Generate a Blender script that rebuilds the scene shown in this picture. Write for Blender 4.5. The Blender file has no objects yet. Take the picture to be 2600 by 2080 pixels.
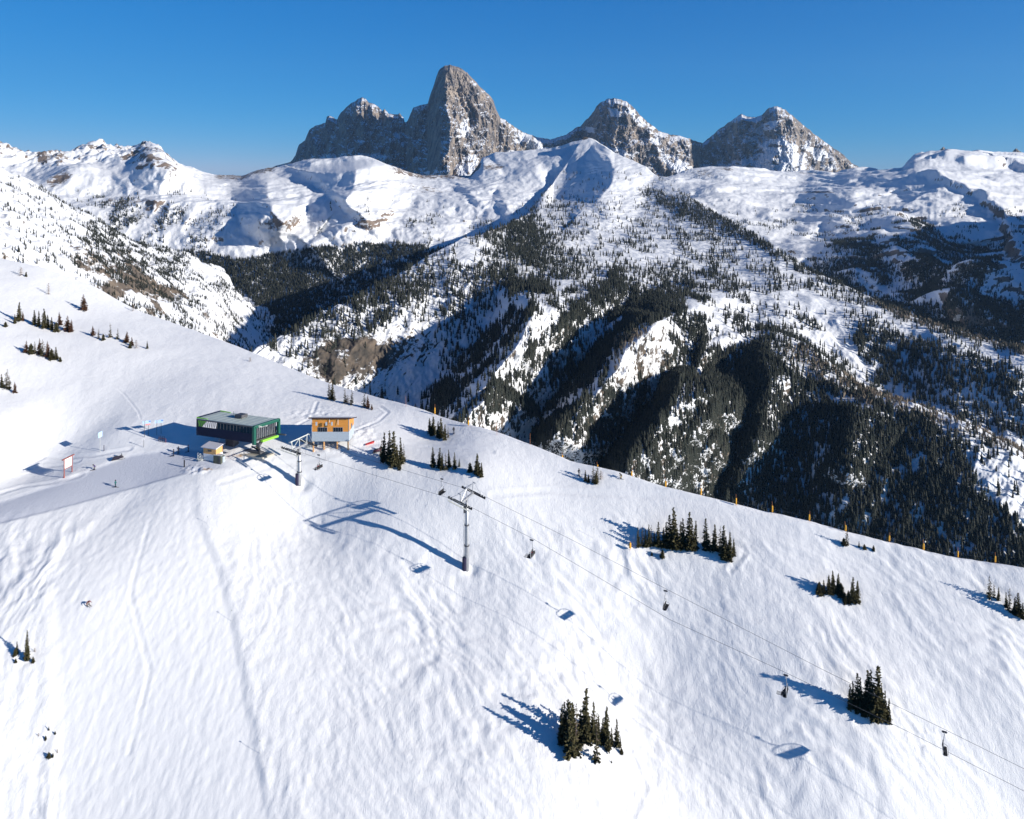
import bpy, bmesh, math, random
import numpy as np
from mathutils import Vector, Matrix, Quaternion

random.seed(7); rng = np.random.default_rng(7)
S = bpy.context.scene
C = S.collection
R = math.radians

# ------------------------------------------------------------------ camera
F = 1900.0      # focal length in photo pixels (photo 2600 wide)
YH = 430.0      # photo row of the horizon
cam_d = bpy.data.cameras.new("camera"); cam = bpy.data.objects.new("camera", cam_d); C.objects.link(cam)
cam_d.sensor_width = 36; cam_d.lens = 36 * F / 2600.0
cam_d.shift_y = -(1040 - YH) / 2600.0
cam_d.clip_start = 1; cam_d.clip_end = 120000
cam.location = (0, 0, 0); cam.rotation_euler = (R(90), 0, 0)
S.camera = cam

# ------------------------------------------------------------------ sky and sun
SUN = Vector((1.0, -0.42, 0.352)).normalized()
sun_el = math.asin(SUN.z); sun_az = math.atan2(SUN.x, SUN.y)
W = bpy.data.worlds.new("World"); S.world = W; W.use_nodes = True
nt = W.node_tree; nt.nodes.clear()
sky = nt.nodes.new("ShaderNodeTexSky"); sky.sky_type = 'NISHITA'; sky.sun_disc = False
sky.sun_elevation = sun_el; sky.sun_rotation = sun_az
sky.altitude = 3000; sky.air_density = 1.0; sky.dust_density = 0.0; sky.ozone_density = 4.5
hs = nt.nodes.new("ShaderNodeHueSaturation"); hs.inputs['Saturation'].default_value = 1.1
tn = nt.nodes.new('ShaderNodeVectorMath'); tn.operation = 'MULTIPLY'; tn.inputs[1].default_value = (0.80, 0.84, 1.06)
bg = nt.nodes.new("ShaderNodeBackground"); bg.inputs['Strength'].default_value = 0.10
wo = nt.nodes.new("ShaderNodeOutputWorld")
nt.links.new(sky.outputs[0], hs.inputs['Color']); nt.links.new(hs.outputs[0], tn.inputs[0]); 
sc_ = nt.nodes.new('ShaderNodeVectorMath'); sc_.operation = 'SCALE'; sc_.inputs['Scale'].default_value = 0.116; nt.links.new(tn.outputs[0], sc_.inputs[0])
sp_ = nt.nodes.new('ShaderNodeSeparateXYZ'); cb_ = nt.nodes.new('ShaderNodeCombineXYZ'); nt.links.new(sc_.outputs[0], sp_.inputs[0])
for ch, pw, am in (('X', 1.52, .87), ('Y', .70, .655), ('Z', .5, .82)):   # clear high-altitude air: the horizon stays blue
    p_ = nt.nodes.new('ShaderNodeMath'); p_.operation = 'POWER'; p_.inputs[1].default_value = pw
    q_ = nt.nodes.new('ShaderNodeMath'); q_.operation = 'MULTIPLY'; q_.inputs[1].default_value = am * 7.2
    nt.links.new(sp_.outputs[ch], p_.inputs[0]); nt.links.new(p_.outputs[0], q_.inputs[0]); nt.links.new(q_.outputs[0], cb_.inputs[ch])
# overhead the thin air is darker still
tcw = nt.nodes.new('ShaderNodeTexCoord'); sw_ = nt.nodes.new('ShaderNodeSeparateXYZ'); nt.links.new(tcw.outputs['Generated'], sw_.inputs[0])
zr_ = nt.nodes.new('ShaderNodeMapRange'); zr_.inputs['From Min'].default_value = .22; zr_.inputs['From Max'].default_value = .75; zr_.inputs['To Min'].default_value = 1.0; zr_.inputs['To Max'].default_value = .5
nt.links.new(sw_.outputs['Z'], zr_.inputs['Value'])
zs_ = nt.nodes.new('ShaderNodeVectorMath'); zs_.operation = 'SCALE'; nt.links.new(cb_.outputs[0], zs_.inputs[0]); nt.links.new(zr_.outputs[0], zs_.inputs['Scale'])
nt.links.new(zs_.outputs[0], bg.inputs['Color'])
nt.links.new(bg.outputs[0], wo.inputs['Surface'])
sd = bpy.data.lights.new("sun", 'SUN'); sd.energy = 5.0; sd.angle = R(0.5); sd.color = (1.0, 0.94, 0.845)
so = bpy.data.objects.new("sun", sd); C.objects.link(so)
so.rotation_mode = 'QUATERNION'; so.rotation_quaternion = (-SUN).to_track_quat('-Z', 'Y')
so.location = (300, -100, 200)
S.view_settings.view_transform = 'Standard'; S.view_settings.look = 'None'
S.view_settings.exposure = 0.42; S.view_settings.gamma = 1.0
S.render.engine = 'CYCLES'

# ------------------------------------------------------------------ numpy noise
_perm = rng.permutation(4096).astype(np.int64)
_ang = rng.random(4096) * 2 * np.pi
_gx, _gy = np.cos(_ang), np.sin(_ang)
def pnoise(x, y, seed=0):
    xi = np.floor(x).astype(np.int64); yi = np.floor(y).astype(np.int64)
    xf = x - xi; yf = y - yi
    def g(ix, iy, dx, dy):
        h = _perm[(_perm[(ix + seed * 131) & 4095] + iy) & 4095]
        return _gx[h] * dx + _gy[h] * dy
    u = xf * xf * xf * (xf * (xf * 6 - 15) + 10); v = yf * yf * yf * (yf * (yf * 6 - 15) + 10)
    a = g(xi, yi, xf, yf); b = g(xi + 1, yi, xf - 1, yf)
    c = g(xi, yi + 1, xf, yf - 1); d = g(xi + 1, yi + 1, xf - 1, yf - 1)
    return ((a * (1 - u) + b * u) * (1 - v) + (c * (1 - u) + d * u) * v) * 1.5
def fbm(x, y, o=5, seed=0, gain=0.5):
    s = 0; a = 1
    for i in range(o):
        s = s + a * pnoise(x, y, seed + i); x = x * 2.03; y = y * 2.03; a *= gain
    return s
def ridged(x, y, o=5, seed=0, gain=0.5):
    s = 0; a = 1
    for i in range(o):
        s = s + a * (1 - 2 * np.abs(pnoise(x, y, seed + i))); x = x * 2.03; y = y * 2.03; a *= gain
    return s
def sstep(a, b, x):
    t = np.clip((x - a) / (b - a), 0, 1); return t * t * (3 - 2 * t)
def interp(px, pts):
    p = np.array(pts, float); return np.interp(px, p[:, 0], p[:, 1])

class TPS:
    def __init__(self, P, V, lam=1e-4):
        P = np.array(P, float); V = np.array(V, float); self.P = P; n = len(P)
        K = self.k(P, P) + lam * np.eye(n)
        A = np.zeros((n + 3, n + 3)); A[:n, :n] = K; A[:n, n] = 1; A[:n, n + 1:] = P
        A[n, :n] = 1; A[n + 1:, :n] = P.T
        self.w = np.linalg.solve(A, np.concatenate([V, [0, 0, 0]])); self.n = n
    def k(self, A, B):
        d = ((A[:, None, :] - B[None, :, :]) ** 2).sum(2) + 1e-12
        return 0.5 * d * np.log(d)
    def __call__(self, a, b):
        sh = np.shape(a); q = np.stack([np.ravel(a), np.ravel(b)], 1).astype(float)
        out = np.empty(len(q))
        for i in range(0, len(q), 20000):
            qq = q[i:i + 20000]; out[i:i + 20000] = self.k(qq, self.P) @ self.w[:self.n] + self.w[self.n] + qq @ self.w[self.n + 1:]
        return out.reshape(sh)

def seg_dist(x, y, pts):
    """distance to polyline, signed side (+ = right of travel), and arc parameter 0..1"""
    best = np.full(np.shape(x), 1e18); side = np.zeros(np.shape(x)); par = np.zeros(np.shape(x))
    P = np.array(pts, float); L = np.r_[0, np.cumsum(np.hypot(*np.diff(P, axis=0).T))]
    for i in range(len(P) - 1):
        ax, ay = P[i]; bx, by = P[i + 1]; dx, dy = bx - ax, by - ay; l2 = dx * dx + dy * dy
        t = np.clip(((x - ax) * dx + (y - ay) * dy) / l2, 0, 1)
        d = np.hypot(x - ax - t * dx, y - ay - t * dy)
        s = (x - ax) * dy - (y - ay) * dx
        m = d < best
        best = np.where(m, d, best); side = np.where(m, np.sign(s), side)
        par = np.where(m, (L[i] + t * (L[i + 1] - L[i])) / L[-1], par)
    return best, side, par

def grid_mesh(name, X, Y, Z, mat, attrs=None, smooth=True):
    r, c = X.shape
    me = bpy.data.meshes.new(name)
    co = np.stack([X, Y, Z], 2).reshape(-1, 3).astype(np.float32)
    me.vertices.add(r * c); me.vertices.foreach_set("co", co.ravel())
    i = np.arange(r * c).reshape(r, c)
    q = np.stack([i[:-1, :-1], i[:-1, 1:], i[1:, 1:], i[1:, :-1]], 2).reshape(-1, 4)
    n = len(q)
    me.loops.add(n * 4); me.polygons.add(n)
    me.loops.foreach_set("vertex_index", q.ravel().astype(np.int32))
    me.polygons.foreach_set("loop_start", (np.arange(n) * 4).astype(np.int32))
    me.update(calc_edges=True)
    me.polygons.foreach_set("use_smooth", np.full(n, smooth))
    for k, v in (attrs or {}).items():
        a = me.attributes.new(k, 'FLOAT', 'POINT'); a.data.foreach_set("value", v.ravel().astype(np.float32))
    me.materials.append(mat); me.validate()
    o = bpy.data.objects.new(name, me); C.objects.link(o)
    return o

def tri_mesh(name, V, T, mat, col=None, parent=None, smooth=False):
    """V (n,3), T (m,3) -> one mesh object; col = per-vertex float 'tint'"""
    me = bpy.data.meshes.new(name)
    me.vertices.add(len(V)); me.vertices.foreach_set("co", np.asarray(V, np.float32).ravel())
    n = len(T); me.loops.add(n * 3); me.polygons.add(n)
    me.loops.foreach_set("vertex_index", np.asarray(T, np.int32).ravel())
    me.polygons.foreach_set("loop_start", (np.arange(n) * 3).astype(np.int32))
    me.update(calc_edges=True)
    if smooth: me.polygons.foreach_set("use_smooth", np.full(n, True))
    if col is not None:
        a = me.attributes.new("tint", 'FLOAT', 'POINT'); a.data.foreach_set("value", np.asarray(col, np.float32))
    me.materials.append(mat)
    o = bpy.data.objects.new(name, me); C.objects.link(o)
    if parent: o.parent = parent
    return o

# ------------------------------------------------------------------ materials
def newmat(name):
    m = bpy.data.materials.new(name); m.use_nodes = True; nt = m.node_tree
    b = nt.nodes['Principled BSDF']; return m, nt, b
def simple(name, col, rough=0.6, metal=0.0, noise=0.12, scale=3.0, spec=0.4, bump=0.0):
    m, nt, b = newmat(name)
    tc = nt.nodes.new('ShaderNodeTexCoord')
    n = nt.nodes.new('ShaderNodeTexNoise'); n.inputs['Scale'].default_value = scale; n.inputs['Detail'].default_value = 5
    nt.links.new(tc.outputs['Object'], n.inputs['Vector'])
    mr = nt.nodes.new('ShaderNodeMapRange'); mr.inputs['To Min'].default_value = 1 - noise * 2; mr.inputs['To Max'].default_value = 1 + noise * 2
    nt.links.new(n.outputs['Fac'], mr.inputs['Value'])
    mx = nt.nodes.new('ShaderNodeVectorMath'); mx.operation = 'SCALE'; mx.inputs[0].default_value = col[:3]
    nt.links.new(mr.outputs[0], mx.inputs['Scale']); nt.links.new(mx.outputs[0], b.inputs['Base Color'])
    b.inputs['Roughness'].default_value = rough; b.inputs['Metallic'].default_value = metal
    b.inputs['Specular IOR Level'].default_value = spec
    if bump:
        bp = nt.nodes.new('ShaderNodeBump'); bp.inputs['Strength'].default_value = bump
        nt.links.new(n.outputs['Fac'], bp.inputs['Height']); nt.links.new(bp.outputs[0], b.inputs['Normal'])
    return m

def terrain_mat(name, rock_a, rock_b, snow=(0.80, 0.81, 0.83), sc=0.05, thr_noise=0.35, bumpd=3.0):
    """snow over rock; vertex attribute 'rock' (0..1) says where bare rock stands, broken up by noise"""
    m, nt, b = newmat(name); L = nt.links
    geo = nt.nodes.new('ShaderNodeNewGeometry')
    at = nt.nodes.new('ShaderNodeAttribute'); at.attribute_name = 'rock'
    n1 = nt.nodes.new('ShaderNodeTexNoise'); n1.inputs['Scale'].default_value = sc; n1.inputs['Detail'].default_value = 8; n1.inputs['Roughness'].default_value = 0.65
    L.new(geo.outputs['Position'], n1.inputs['Vector'])
    ad = nt.nodes.new('ShaderNodeMath'); ad.operation = 'MULTIPLY_ADD'
    L.new(n1.outputs['Fac'], ad.inputs[0]); ad.inputs[1].default_value = thr_noise * 2; ad.inputs[2].default_value = -thr_noise
    a2 = nt.nodes.new('ShaderNodeMath'); a2.operation = 'ADD'; L.new(ad.outputs[0], a2.inputs[0]); L.new(at.outputs['Fac'], a2.inputs[1])
    ms = nt.nodes.new('ShaderNodeMapRange'); ms.interpolation_type = 'SMOOTHSTEP'
    ms.inputs['From Min'].default_value = 0.42; ms.inputs['From Max'].default_value = 0.58
    L.new(a2.outputs[0], ms.inputs['Value'])
    n2 = nt.nodes.new('ShaderNodeTexNoise'); n2.inputs['Scale'].default_value = sc * 0.4; n2.inputs['Detail'].default_value = 6
    L.new(geo.outputs['Position'], n2.inputs['Vector'])
    cr = nt.nodes.new('ShaderNodeValToRGB'); cr.color_ramp.elements[0].position = 0.35; cr.color_ramp.elements[1].position = 0.65
    cr.color_ramp.elements[0].color = (*rock_a, 1); cr.color_ramp.elements[1].color = (*rock_b, 1)
    L.new(n2.outputs['Fac'], cr.inputs[0])
    mx = nt.nodes.new('ShaderNodeMix'); mx.data_type = 'RGBA'
    L.new(ms.outputs[0], mx.inputs['Factor']); mx.inputs['A'].default_value = (*snow, 1); L.new(cr.outputs[0], mx.inputs['B'])
    L.new(mx.outputs['Result'], b.inputs['Base Color'])
    b.inputs['Roughness'].default_value = 0.9; b.inputs['Specular IOR Level'].default_value = 0.1
    bp = nt.nodes.new('ShaderNodeBump'); bp.inputs['Strength'].default_value = 0.5; bp.inputs['Distance'].default_value = bumpd
    L.new(n1.outputs['Fac'], bp.inputs['Height']); L.new(bp.outputs[0], b.inputs['Normal'])
    return m
def ell(px, py, cx, cy, rx, ry, rot=0.0):
    c, s_ = math.cos(R(rot)), math.sin(R(rot)); dx, dy = px - cx, py - cy
    return np.clip(1 - ((dx * c + dy * s_) / rx) ** 2 - ((-dx * s_ + dy * c) / ry) ** 2, 0, 1)
# ------------------------------------------------------------------ near ski slope
def unp(px, py, Y): return ((px - 1300) / F * Y, Y, -(py - YH) / F * Y)
FGP = [  # photo column, photo row, distance
 (0,651,305),(121,673,304),(241,720,298),(362,775,292),(482,832,278),(603,871,265),(724,926,250),(844,971,237),(965,1007,224),
 (1085,1040,214),(1206,1073,205),(1327,1122,197),(1447,1164,191),(1568,1194,186),(1688,1228,182),(1809,1260,178),(1930,1288,175),
 (2050,1315,172),(2171,1348,169),(2291,1375,166),(2412,1401,163),(2600,1432,159),(2800,1470,155),
 (-300,560,300),(-300,900,215),(-300,1200,180),(-300,1500,155),(-300,2080,118),
 (0,820,252),(0,1000,214),(0,1100,197),(300,850,258),(300,1000,222),(300,1090,205),(600,1000,222),(600,1075,206),(780,1040,214),
 (630,1160,193),(530,1168,192),(440,1160,194.5),(330,1150,197),(292,1232,185),(0,1310,172),(150,1262,180),(160,1210,189),(60,1180,196),
 (520,1215,185),(300,1275,179),(0,1345,168),(840,1130,196),(905,1085,205),(985,1178,190),(1120,1190,187),(1210,1200,184),(1100,1105,203),
 (762,1228,188),(810,1320,180),(1180,1450,166),(1000,1330,175),(1300,1300,176),(1470,1207,186),
 (1375,1575,156),(1625,1785,146),(1985,1935,136),(1480,1890,136),(1300,2080,124),(0,2080,122),(700,2080,123),(2000,2080,130),(2600,2080,131),
 (0,1700,140),(222,1530,152),(69,1680,142),(500,1700,143),(900,1800,139),(600,1450,163),(2200,1530,157),(2580,1570,152),(1750,1410,168),
 (2230,1840,139),(2600,1800,140),(1900,1600,154),(2900,2080,131)]
FG = TPS([(p[0] - 1300) / F * p[2] / 100 for p in FGP] and [((p[0] - 1300) / F * p[2] / 100, p[2] / 100) for p in FGP],
         [-(p[1] - YH) / F * p[2] for p in FGP], lam=2e-3)
FGR = [(-300, 298), (0, 303), (241, 296), (482, 276), (724, 248.3), (965, 222.3), (1206, 203.4), (1447, 189.6), (1688, 180.6), (1930, 173.6), (2171, 167.6), (2412, 161.6), (2600, 157.6), (2900, 151.6)]
TOWER = [(-53.4, 188.0), (-10.0, 166.3)]
def lane_mask(px, py):
    l = interp(py, [(1250, 330), (1400, 150), (1480, 130), (2080, 150)]); r = interp(py, [(1250, 500), (1300, 500), (1450, 560), (1560, 590), (1950, 660), (2080, 690)])
    return sstep(-25, 25, px - l) * sstep(-14, 14, r - px) * sstep(1180, 1300, py)
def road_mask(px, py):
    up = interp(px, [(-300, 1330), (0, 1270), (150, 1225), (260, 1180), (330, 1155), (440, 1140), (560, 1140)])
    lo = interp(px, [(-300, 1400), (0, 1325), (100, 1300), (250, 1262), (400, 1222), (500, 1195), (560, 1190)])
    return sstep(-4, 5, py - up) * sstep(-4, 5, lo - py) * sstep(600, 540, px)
def fg_base(x, y):
    return FG(x / 100, y / 100)
def fg_detail(x, y):
    px = 1300 + F * x / y; zb = fg_base(x, y); py = YH - zb / y * F
    lane = lane_mask(px, py); road = road_mask(px, py)
    right = sstep(500, 1000, px)
    # fall-line direction turns from straight towards us (left) to right-downhill (right)
    a1, b1 = x * 0.97 + y * 0.22, -y * 0.97 + x * 0.22
    a2, b2 = x * 0.62 + y * 0.78, x * 0.78 - y * 0.62
    wx, wy = pnoise(x / 14, y / 14, 40) * 3, pnoise(x / 14, y / 14, 41) * 3
    def field(a, b, k, sd):
        return pnoise((a + wx) / (2.3 * k), (b + wy) / (4.6 * k), sd)
    m1 = field(a1, b1, 1.2, 3) + 0.5 * field(a1, b1, 0.5, 4); m2 = field(a2, b2, 1.25, 5) + 0.5 * field(a2, b2, 0.55, 6)
    mog = m1 * (1 - right) + m2 * right
    piste = sstep(1230, 1420, py)                     # rough below the terminal bench
    upper = 1 - piste
    amp = 0.27 * piste * (1 - 0.90 * lane) * (0.55 + 0.6 * sstep(-0.3, 0.5, pnoise(x / 30, y / 30, 9)))
    z = mog * amp
    z = z + 0.05 * piste * (1 - 0.6 * lane) * fbm(x / 1.6, y / 2.4, 3, 12)
    z = z + 0.05 * fbm(x / 1.3, y / 2.6, 2, 15) * lane
    z = z + upper * (1 - road) * (0.16 * fbm(x / 18, y / 18, 3, 20) + 0.035 * pnoise((x + y * .5) / 3, (y - x * .5) / 9, 22) + 0.03 * fbm(x / 1.5, y / 1.5, 2, 25))
    z = z + 0.9 * fbm(x / 45, y / 45, 2, 30) * sstep(100, 60, np.abs(y - 250) * 0 + 80)
    # groomed lane is cut slightly into the slope, with a bank on its right-hand edge
    z = z - 0.35 * lane
    z = z - 0.25 * road
    # churned snow pushed up beside the booth and round the hut
    for (qx, qy, rx, ry, aa) in ((495, 1192, 45, 16, .9), (800, 1050, 90, 22, .4), (925, 1100, 45, 28, .45), (840, 1140, 70, 8, .4), (660, 1165, 60, 12, .3), (2340, 1880, 70, 50, .35), (1500, 1960, 110, 40, .25), (1860, 1430, 70, 40, .2), (90, 1880, 60, 60, .3), (70, 1680, 50, 25, .3)):
        z = z + aa * ell(px, py, qx, qy, rx, ry) * (0.5 * fbm(x / 1.6, y / 1.6, 3, 230) + .1)
    # ski and sled tracks
    for (pts, dep, wd) in (([(0,1168),(120,1160),(240,1152),(330,1145)], .16, .5), ([(0,1190),(100,1180),(200,1172)], .12, .5), ([(298,985),(315,1000),(335,1025),(350,1045),(357,1062)], .07, .22),
                      ([(650,1092),(740,1082),(790,1060),(805,1020)], .14, .4), ([(905,1095),(960,1070),(985,1050),(965,1035),(900,1025)], .11, .45), ([(560,1225),(700,1180),(860,1150),(1000,1120),(1250,1150)], .10, .6),
                      ([(1855,1440),(1890,1410),(1885,1380),(1800,1360)], .12, .5), ([(1250,1250),(1400,1245),(1700,1260),(2100,1340)], .10, .6), ([(380,1320),(330,1500),(380,1700),(330,1900)], .06, .4), ([(1600,1900),(1640,1990),(1600,2080)], .08, .4),
                      ([(2290,1830),(2330,1880),(2420,1930),(2500,1990)], .14, .5), ([(0,1250),(60,1235),(140,1222),(200,1205)], .14, .7)):
        w_ = []
        for (a, b_) in pts:
            ys = np.linspace(100, 300, 160); u = (a - 1300) / F; rw = YH - fg_base(u * ys, ys) / ys * F
            k = np.argmin(np.abs(rw - b_)); w_.append((u * ys[k], ys[k]))
        d, _s, _p = seg_dist(x, y, w_); z = z - dep * np.exp(-(d / wd) ** 2) + dep * .5 * np.exp(-((d - wd * 2) / (wd * .7)) ** 2)
    # tree wells and wind scoop under the towers
    for (tx, ty) in TOWER:
        d = np.hypot(x - tx - 1.2, y - ty + 0.3); z = z - 0.55 * np.exp(-(d / 1.2) ** 2) + 0.12 * np.exp(-((d - 2.6) / 1.0) ** 2)
    return z, px, py, lane, road
def fg_z(x, y, full=True):
    x = np.asarray(x, float); y = np.asarray(y, float)
    z = fg_base(x, y)
    if full: z = z + fg_detail(x, y)[0]
    px = 1300 + F * x / y; yr = interp(px, FGR)
    d = np.maximum(0, y - yr)
    return z - 2.4 * d * d / (d + 4.0)
def PL(px, py, lift=0.0):
    """world point of the near slope seen at photo pixel (px, py)"""
    u = (px - 1300) / F; ys = np.linspace(95, float(interp(px, FGR)) + 3, 500)
    rows = YH - fg_z(u * ys, ys) / ys * F
    k = np.where((rows[:-1] >= py) & (rows[1:] < py))[0]
    if len(k) == 0:
        Y = ys[-1] if py < rows[-1] else ys[0]
    else:
        k = k[0]; t = (rows[k] - py) / (rows[k] - rows[k + 1] + 1e-9); Y = ys[k] + t * (ys[k + 1] - ys[k])
    return Vector((u * Y, Y, float(fg_z(u * Y, Y)) + lift))

def snow_mat():
    m, nt, b = newmat("ski_slope_snow"); L = nt.links
    geo = nt.nodes.new('ShaderNodeNewGeometry')
    ar = nt.nodes.new('ShaderNodeAttribute'); ar.attribute_name = 'road'
    ad = nt.nodes.new('ShaderNodeAttribute'); ad.attribute_name = 'dirt'
    def mapping(rot, sc):
        mp = nt.nodes.new('ShaderNodeMapping'); mp.inputs['Rotation'].default_value = (0, 0, rot); mp.inputs['Scale'].default_value = sc
        L.new(geo.outputs['Position'], mp.inputs['Vector']); return mp
    def noise(src, sc, det, ro=0.6, dist=0.0):
        n = nt.nodes.new('ShaderNodeTexNoise'); n.inputs['Scale'].default_value = sc; n.inputs['Detail'].default_value = det
        n.inputs['Roughness'].default_value = ro; n.inputs['Distortion'].default_value = dist; L.new(src.outputs[0], n.inputs['Vector']); return n
    at = nt.nodes.new('ShaderNodeAttribute'); at.attribute_name = 'right'
    n1 = noise(mapping(R(8), (1.2, 0.7, 0.6)), 1.1, 6, 0.65, 1.6)     # ski tracks towards us
    n2 = noise(mapping(R(50), (1.2, 0.5, 0.6)), 1.1, 6, 0.65, 1.8)    # ski tracks running down to the right
    mt = nt.nodes.new('ShaderNodeMix'); mt.data_type = 'FLOAT'
    L.new(at.outputs['Fac'], mt.inputs['Factor']); L.new(n1.outputs['Fac'], mt.inputs['A']); L.new(n2.outputs['Fac'], mt.inputs['B'])
    n3 = noise(mapping(0, (1, 1, 1)), 0.9, 8, 0.7, 0.3)
    def tracks(rot, sc):
        t = nt.nodes.new('ShaderNodeTexNoise'); t.noise_type = 'RIDGED_MULTIFRACTAL'; t.inputs['Scale'].default_value = sc; t.inputs['Detail'].default_value = 3
        t.inputs['Distortion'].default_value = 1.8; L.new(mapping(rot, (1.0, 0.33, 0.4)).outputs[0], t.inputs['Vector'])
        q = nt.nodes.new('ShaderNodeMapRange'); q.inputs['From Min'].default_value = .55; q.inputs['From Max'].default_value = 1.0; L.new(t.outputs['Fac'], q.inputs['Value']); return q
    k1, k2 = tracks(R(12), .55), tracks(R(48), .6)
    km = nt.nodes.new('ShaderNodeMix'); km.data_type = 'FLOAT'; L.new(at.outputs['Fac'], km.inputs['Factor']); L.new(k1.outputs[0], km.inputs['A']); L.new(k2.outputs[0], km.inputs['B'])
    sm = nt.nodes.new('ShaderNodeMath'); sm.operation = 'ADD'; L.new(mt.outputs['Result'], sm.inputs[0]); L.new(n3.outputs['Fac'], sm.inputs[1])
    s2 = nt.nodes.new('ShaderNodeMath'); s2.operation = 'MULTIPLY_ADD'; s2.inputs[1].default_value = -0.55; L.new(km.outputs['Result'], s2.inputs[0]); L.new(sm.outputs[0], s2.inputs[2]); sm = s2
    bp = nt.nodes.new('ShaderNodeBump'); bp.inputs['Strength'].default_value = 0.42; bp.inputs['Distance'].default_value = 0.22
    al_ = nt.nodes.new('ShaderNodeAttribute'); al_.attribute_name = 'lane'; ml_ = nt.nodes.new('ShaderNodeMapRange'); ml_.inputs['To Min'].default_value = .42; ml_.inputs['To Max'].default_value = .20; L.new(al_.outputs['Fac'], ml_.inputs['Value']); L.new(ml_.outputs[0], bp.inputs['Strength'])
    L.new(sm.outputs[0], bp.inputs['Height']); L.new(bp.outputs[0], b.inputs['Normal'])
    mx = nt.nodes.new('ShaderNodeMix'); mx.data_type = 'RGBA'
    vn = noise(mapping(R(40), (1, .5, 1)), 0.07, 4, 0.6, 0.5); vm = nt.nodes.new('ShaderNodeMix'); vm.data_type = 'RGBA'; vm.inputs['A'].default_value = (.79, .795, .81, 1); vm.inputs['B'].default_value = (.87, .87, .87, 1); L.new(vn.outputs['Fac'], vm.inputs['Factor']); L.new(vm.outputs['Result'], mx.inputs['A'])
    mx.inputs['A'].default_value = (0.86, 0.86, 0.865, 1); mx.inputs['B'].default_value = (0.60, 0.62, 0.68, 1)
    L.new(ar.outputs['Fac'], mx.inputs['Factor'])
    m2 = nt.nodes.new('ShaderNodeMix'); m2.data_type = 'RGBA'; m2.inputs['B'].default_value = (0.42, 0.27, 0.15, 1)
    L.new(mx.outputs['Result'], m2.inputs['A'])
    dm = nt.nodes.new('ShaderNodeMath'); dm.operation = 'MULTIPLY'; L.new(ad.outputs['Fac'], dm.inputs[0])
    mr = nt.nodes.new('ShaderNodeMapRange'); mr.inputs['From Min'].default_value = 0.42; mr.inputs['From Max'].default_value = 0.55
    L.new(n3.outputs['Fac'], mr.inputs['Value']); L.new(mr.outputs[0], dm.inputs[1]); L.new(dm.outputs[0], m2.inputs['Factor'])
    L.new(m2.outputs['Result'], b.inputs['Base Color'])
    b.inputs['Roughness'].default_value = 0.7; b.inputs['Specular IOR Level'].default_value = 0.25
    return m

def build_fg():
    cols = np.linspace(-420, 3020, 1250)
    t = np.linspace(0, 1, 900)
    u = (cols - 1300) / F
    # rows: dense in the seen part
    yr = interp(cols, FGR)
    Yg = np.empty((len(t), len(cols)))
    for j in range(len(cols)):
        y0, y1 = 92.0, yr[j] + 3
        tt = t / 0.93
        Yg[:, j] = np.where(t < 0.93, y0 * (y1 / y0) ** np.minimum(tt, 1), y1 + (np.maximum(t - 0.93, 0) / 0.07) ** 1.5 * 60)
    Xg = Yg * u[None, :]
    z = fg_z(Xg, Yg)
    _, px, py, lane, road = fg_detail(Xg, Yg)
    dirt = np.zeros_like(z)
    for (qx, qy, rx, ry) in ((527, 1192, 14, 5), (615, 1158, 30, 6), (665, 1157, 14, 5)):
        dirt = np.maximum(dirt, 1 - np.clip(((px - qx) / rx) ** 2 + ((py - qy) / ry) ** 2, 0, 1))
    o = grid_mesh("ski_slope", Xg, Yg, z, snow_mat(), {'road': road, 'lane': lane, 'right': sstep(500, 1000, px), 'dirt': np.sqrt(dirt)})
    o['kind'] = 'structure'
    return o
build_fg()

# ------------------------------------------------------------------ far terrain sheets
class Sheet:
    """terrain sheet over (photo column, ln distance); control points give the photo row; crest is matched exactly"""
    def __init__(s, pts, crest, sky, lam=1e-3):
        s.t = TPS([(p[0] / 400, math.log(p[1]) * 3) for p in pts], [p[2] for p in pts], lam)
        s.crest = crest; s.sky = sky; s.extra = []
    def py0(s, px, Y):
        l = np.log(Y); h = s.t(px / 400, l * 3)
        yc = interp(px, s.crest); lc = np.log(yc)
        hc = s.t(px / 400, lc * 3)
        return h + (interp(px, s.sky) - hc) * np.exp(-((lc - l) / 0.10) ** 2)
    def z(s, px, Y):
        yc = interp(px, s.crest)
        z = -(s.py0(px, Y) - YH) / F * Y
        x = (px - 1300) / F * Y
        for f in s.extra: z = z + f(x, Y, px, z)
        d = np.maximum(0, Y - yc)
        return z - 0.75 * d * sstep(0, 60, d)
    def at(s, px, py):
        """distance where the sheet shows at photo pixel, nearest to us"""
        ys = np.exp(np.linspace(math.log(s.y0), math.log(float(interp(px, s.crest))), 600))
        rows = s.py0(np.full(600, float(px)), ys)
        k = np.where((rows[:-1] >= py) & (rows[1:] < py))[0]
        return float(ys[k[0]]) if len(k) else float(ys[-1] if py < rows[-1] else ys[0])
def spur(sh, pix, A, w, wl=None, fade=0.45):
    """a spur whose crest runs along photo pixels pix on sheet sh"""
    pts = []
    for (a, b) in pix:
        Y = sh.at(a, b); pts.append(((a - 1300) / F * Y, Y))
    wl = wl or w
    def f(x, y, px, z):
        d, sd, par = seg_dist(x, y, pts)
        ww = np.where(sd > 0, wl, w)
        prof = sstep(0, 1, 1 - d / ww) * 0.6 + 0.4 * np.maximum(0, 1 - d / ww)
        return A * prof * sstep(0, fade, par) * (1 - 0.4 * sstep(.75, 1, par))
    return f
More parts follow.
